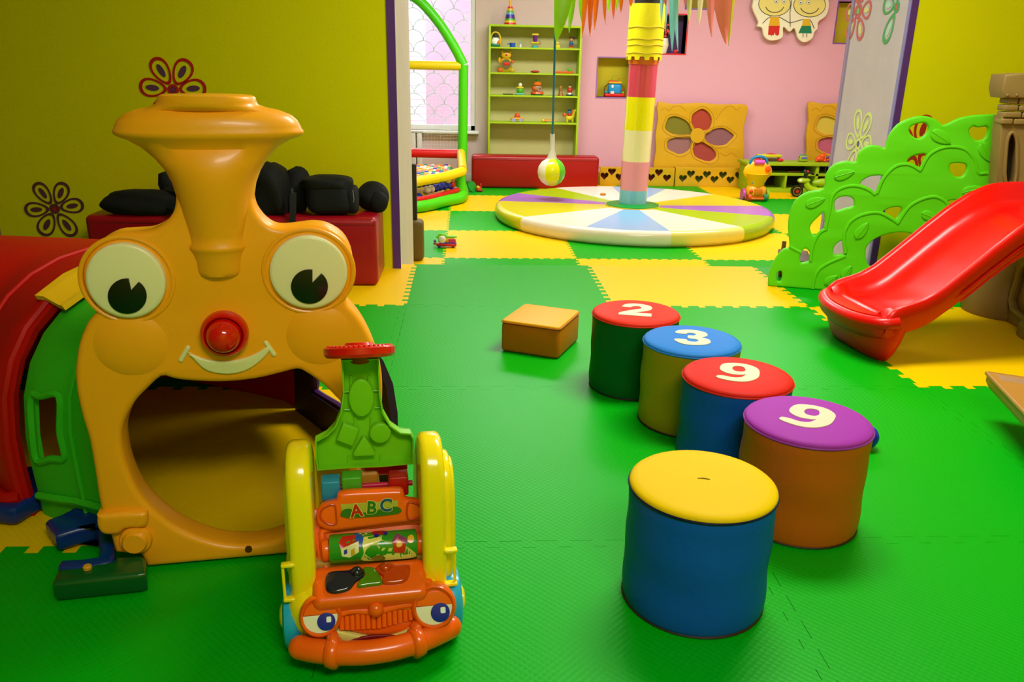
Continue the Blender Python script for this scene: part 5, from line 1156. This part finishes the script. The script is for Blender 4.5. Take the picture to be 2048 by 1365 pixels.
LV = [((1112, 84), (1130, -10), 34, 7.1, '#88c80c', 'lime'), ((1138, 66), (1146, -10), 14, 7.15, '#80c010', 'lime'), ((1165, 50), (1163, -10), 14, 7.2, '#88c80c', 'lime'),
      ((1164, 76), (1172, -10), 10, 7.0, '#e07008', 'orange'), ((1180, 74), (1181, -10), 11, 7.02, '#d86008', 'orange'), ((1189, 60), (1193, -10), 11, 7.1, '#e07008', 'orange'),
      ((1211, 49), (1208, -10), 8, 7.1, '#e07008', 'orange'), ((1216, 24), (1218, -10), 9, 7.3, '#80c010', 'lime'), ((1227, 40), (1227, -10), 8, 7.1, '#e06808', 'orange'), ((1234, 20), (1234, -12), 10, 7.2, '#98c010', 'lime'), ((1242, 26), (1243, -12), 9, 7.1, '#d87008', 'orange'), ((1262, 14), (1262, -14), 10, 7.1, '#e07008', 'orange'),
      ((1323, 50), (1324, -10), 7, 7.1, '#80c0b8', 'turquoise'), ((1331, 62), (1334, -10), 6, 7.15, '#90b8c0', 'turquoise'), ((1344, 102), (1346, -10), 15, 7.05, '#70c0c0', 'turquoise'), ((1356, 102), (1350, 0), 9, 7.1, '#88c8c8', 'turquoise'),
      ((1354, 30), (1355, -10), 8, 7.2, '#c8c868', 'straw'), ((1378, 46), (1379, -10), 11, 7.1, '#d0d080', 'straw'), ((1398, 50), (1402, -10), 11, 7.15, '#d8d098', 'straw'),
      ((1370, 12), (1371, -12), 7, 7.1, '#d87068', 'coral'), ((1332, 12), (1331, -12), 8, 7.1, '#d87068', 'coral'),
      ((1423, 74), (1420, -10), 15, 7.05, '#dc7c74', 'pink'), ((1452, 89), (1442, -10), 34, 7.1, '#dc7870', 'pink'), ((1457, 91), (1464, 5), 10, 7.2, '#a8a020', 'olive')]
for a in LV: leaf(*a)
# ball on a cord
bc = fy(1103, 344, 7.75)
hb = thing('hanging_ball', 'lime and white beach ball hanging from the palm by a blue cord', 'ball', (bc.x, bc.y, bc.z-.132))
put('net_bag', B().tube([(bc.x, bc.y, bc.z+.12), (bc.x+.002, bc.y, bc.z+.2), fy(1105, 268, 7.75)], [.05, .022, .022], 10), mat('#e0dccc', .4, alpha=.65), hb)
tp_ = fy(1111, 70, 7.1); tp0 = V((HUB.x-.5, 7.3, 2.2))
put('cord', B().tube([fy(1105, 270, 7.75), fy(1107.5, 180, 7.5), fy(1110, 80, 7.22), fy(1111, -10, 7.2), HUB], .0095, 10), mat('#0a6a9a', .4), hb)
for k in range(6):
    b = B(); t = bmesh.new(); rr_ = []
    for i in range(9):
        ph_ = math.pi*i/8
        rr_.append([V((bc.x+.131*math.sin(ph_)*math.cos(R(k*60+j*12)), bc.y+.131*math.sin(ph_)*math.sin(R(k*60+j*12)), bc.z+.131*math.cos(ph_))) for j in range(6)])
    b.grid(rr_); t.free()
    bmesh.ops.remove_doubles(b.bm, verts=b.bm.verts, dist=1e-5)
    put('ball_panel', b, mat(['#e8e0c8', '#d8d808', '#60c820'][k % 3], .25, .3), hb, sharp=2)
solo('wood_chip', B().box((fz(1206, 391, DZ).x, fz(1206, 391, DZ).y, DZ+.012), (.055, .03, .02), .006), mat('#c07818', .6), 'small orange block lying on the cream part of the round platform', 'block')
# --- small toys on the floor
toy('toy_train', 'tiny red and green toy train on the mats inside the doorway', 'toy', 893, 494, 6.21, FAR, [
 ('base', '#d00c14', 'box', (0, 0, 8), (56, 22, 8), 3), ('deck', '#5048d0', 'box', (6, -2, 13), (44, 16, 3), 1), ('boiler', '#e8b010', 'box', (0, 2, 20), (44, 14, 14), 4), ('roof', '#70c808', 'box', (0, 4, 29), (58, 14, 5), 2), ('roof_hump', '#70c808', 'ball', (-11, 4, 29), (15, 7, 10)),
 ('dome', '#e8d8cc', 'ball', (-12, -5, 22), (11, 7, 11)), ('window', '#c82870', 'box', (16, -6, 19), (20, 3, 11), 1), ('wheel', '#183c70', 'cyl', (-20, -10, 4), (-20, -6, 4), 4), ('wheel:r', '#601018', 'cyl', (18, -10, 4), (18, -6, 4), 4), ('bell', '#7050a0', 'ball', (-32, 0, 17), 4), ('buffer', '#d84068', 'ball', (-32, 0, 10), (5, 5, 3))], k=.75)
toy('pinwheel_toy', 'green disc and red toy lying at the left end of the long red bench', 'toy', 948, 380, 9.05, FAR, [('disc', '#0c8a20', 'cyl', (-5, 0, 10), (-3, -2, 11), 11), ('body', '#d04018', 'ball', (9, 0, 6), (6, 5, 6)), ('knob', '#d8c018', 'ball', (8, -3, 10), 3), ('wing', '#d01818', 'box', (14, 0, 12), (3, 3, 10), 1), ('foot', '#982020', 'ball', (13, -1, 3), (5, 3, 3))])
# brown chair beside the left jamb, seen edge-on
chx = fz(838, 520, FAR)
bch = thing('brown_chair', 'dark brown padded seat edge just inside the left of the doorway', 'chair', (-.40, 5.95, FAR))
q0, q1 = fy(822, 400, 5.75), fy(833, 400, 5.75)
put('back_panel', B().box(((q0.x+q1.x)/2-.03, 5.8, (FAR+fy(828, 328, 5.8).z)/2), (q1.x-q0.x+.06, .05, fy(828, 328, 5.8).z-FAR), .01), mat('#2a2010', .6), bch)
q2 = fy(846, 450, 5.72)
put('seat_cushion', B().box((q2.x-.05, 5.80, (FAR+fy(840, 442, 5.75).z)/2), (.10, .14, fy(840, 442, 5.75).z-FAR), .03, seg=4), mat('#6a5420', .55), bch)

# --- ball pit
pit = thing('ball_pit', 'ball pit with lime posts, yellow rails and netting beside the window', 'ball pit', (-.6, 8.6, FAR))
M_pl, M_py, M_pr = mat('#4cd010', .35, .1), mat('#ecd010', .35, .1), mat('#d81414', .35, .1)
A_ = fz(925, 403, FAR); A_ = V((A_.x, A_.y, FAR))            # front right corner
Yb_ = 9.35; Bk = V((fy(922, 372, Yb_).x, Yb_, FAR))
Lf = V((-.55, 7.65, FAR)); Lf2 = V((-1.25, 7.55, FAR)); Lb = V((-1.6, Yb_, FAR))
zr_ = fy(928, 345, A_.y).z; zr2 = fy(920, 305, Yb_).z
put('front_base', B().tube(smooth([Lf2+V((0, 0, .055)), Lf+V((0, 0, .055)), A_.lerp(Lf, .35)+V((.02, -.05, .055)), A_+V((0, 0, .055)), Bk+V((0, 0, .055))], 4, False), .055, 14), M_pl, pit, 'lime base ring')
put('inner_lining', B().tube(smooth([Lf2+V((0, .03, .115)), Lf+V((0, .03, .115)), A_.lerp(Lf, .35)+V((0, -.02, .115)), A_+V((-.03, .02, .115))], 4, False), .028, 12), M_pr, pit, 'red inner lining')
put('front_rail', B().tube([Lf2+V((0, 0, zr_-FAR-.02)), Lf+V((0, 0, zr_-FAR-.01)), A_.lerp(Lf, .35)+V((.02, -.05, zr_-FAR)), A_+V((0, 0, zr_-FAR+.01))], .046, 16), M_py, pit, 'yellow padded front rail')
put('side_rail', B().tube([A_+V((0, .02, zr_-FAR+.02)), Bk+V((0, -.05, zr2-FAR))], .046, 16), M_py, pit, 'yellow padded side rail')
put('corner_post', B().cyl(A_+V((-.02, .02, 0)), A_+V((-.02, .02, zr_-FAR)), .05), M_pl, pit)
pt_ = fy(927, 130, Yb_)
put('tall_post', B().tube([Bk+V((0, 0, .0)), fy(925, 300, Yb_), pt_], .052, 16), M_pl, pit, 'tall lime post')
put('arch_tube', B().tube(smooth([pt_, fy(905, 88, Yb_), fy(872, 38, Yb_), fy(830, -5, Yb_), fy(770, -30, Yb_)], 4, False), .052, 16), M_pl, pit, 'lime arch tube')
put('cross_bar', B().tube([fy(922, 132, Yb_), fy(780, 129, Yb_)], .048, 16), M_py, pit, 'yellow cross bar')
put('back_rail', B().tube([fy(916, 308, Yb_), fy(780, 305, Yb_)], .05, 16), M_pr, pit, 'red back rail')
nb_ = B()
zlo, zhi = fy(900, 303, Yb_).z, fy(900, 132, Yb_).z; xl, xr_ = fy(790, 200, Yb_).x, fy(922, 200, Yb_).x
k = 0
while xl+k*.035 < xr_: nb_.tube([(xl+k*.035, Yb_, zlo), (xl+k*.035, Yb_, zhi)], .0009, 3); k += 1
k = 0
while zlo+k*.035 < zhi: nb_.tube([(xl, Yb_, zlo+k*.035), (xr_, Yb_, zlo+k*.035)], .0009, 3); k += 1
put('netting', nb_, mat('#d8ece8', .6), pit)
nb_ = B()
for k in range(22):
    p = (Lf2.lerp(Lf, k*4/22-.0) if k < 5 else Lf.lerp(A_, (k-5)/17)); nb_.tube([p+V((0, -.02, .12)), p+V((0, -.02, zr_-FAR))], .0008, 3)
for z_ in (.16, .19, .22, .25): nb_.tube([Lf+V((0, -.02, z_)), A_+V((0, -.02, z_))], .0008, 3)
nb_.bm.free()
# balls: close-packed layers, one object each
BR = .037; cols = [('red', '#d81c18'), ('blue', '#1c30b8'), ('orange', '#f09014'), ('green', '#18925c'), ('white', '#e8dccc'), ('yellow', '#e8c018'), ('pink', '#e07878')]
protos = []
for n_, c_ in cols:
    b = B().ball((0, 0, 0), BR, 16); finish(b.bm, 3); me = bpy.data.meshes.new('pit_ball'); b.bm.to_mesh(me); b.bm.free(); me.materials.append(mat(c_, .3, .2)); protos.append((n_, me))
rnd = random.Random(5)
def inside(x, y):
    if y > Yb_-.10 or y < 7.78: return False
    # right border A_ -> Bk, front border Lf -> A_
    if x > A_.x+(Bk.x-A_.x)*(y-A_.y)/(Bk.y-A_.y)-.10 and y > A_.y: return False
    fx = Lf.y+(A_.y-Lf.y)*(x-Lf.x)/(A_.x-Lf.x) if x > Lf.x else Lf.y
    return y > fx+.075 and x < A_.x-.07
cand = []
s3 = 2*BR*1.02
z = FAR+BR+.014; lay = 0
while z < .0:
    y = 7.7+(s3/3 if lay % 2 else 0); row = 0
    while y < Yb_:
        x = -1.0+(s3/2 if (row+lay) % 2 else 0)
        while x < 0:
            if inside(x, y):
                fx = Lf.y+(A_.y-Lf.y)*(x-Lf.x)/(A_.x-Lf.x) if x > Lf.x else Lf.y
                # seen through the opening: right of the jamb line
                vis = x > -.375*y/5.3-.06
                if vis and (lay >= 3 or y < fx+.075+s3*1.2): cand.append((-lay*0-y*.0+abs(y-fx)*.1+(0 if lay < 3 else .0), x, y, z))
            x += s3
        y += s3*.866; row += 1
    z += s3*.816; lay += 1
cand.sort(key=lambda c: c[2])
for c_ in cand[:300]:
    n_, me = protos[rnd.randrange(len(protos))]
    o = bpy.data.objects.new('pit_ball', me); COL.objects.link(o); o.location = (c_[1]+rnd.uniform(-.0005, .0005), c_[2], c_[3])
    w_ = ('lying low under the yellow front rail' if c_[3] < -.05 and c_[2] < 8.3 else 'on the heap near the front rail' if c_[2] < 8.35 else 'in the middle of the heap' if c_[2] < 8.8 else 'on the heap near the back rail')
    tag(o, n_+' ball '+w_+' of the ball pit', 'ball', n_+' balls '+w_)
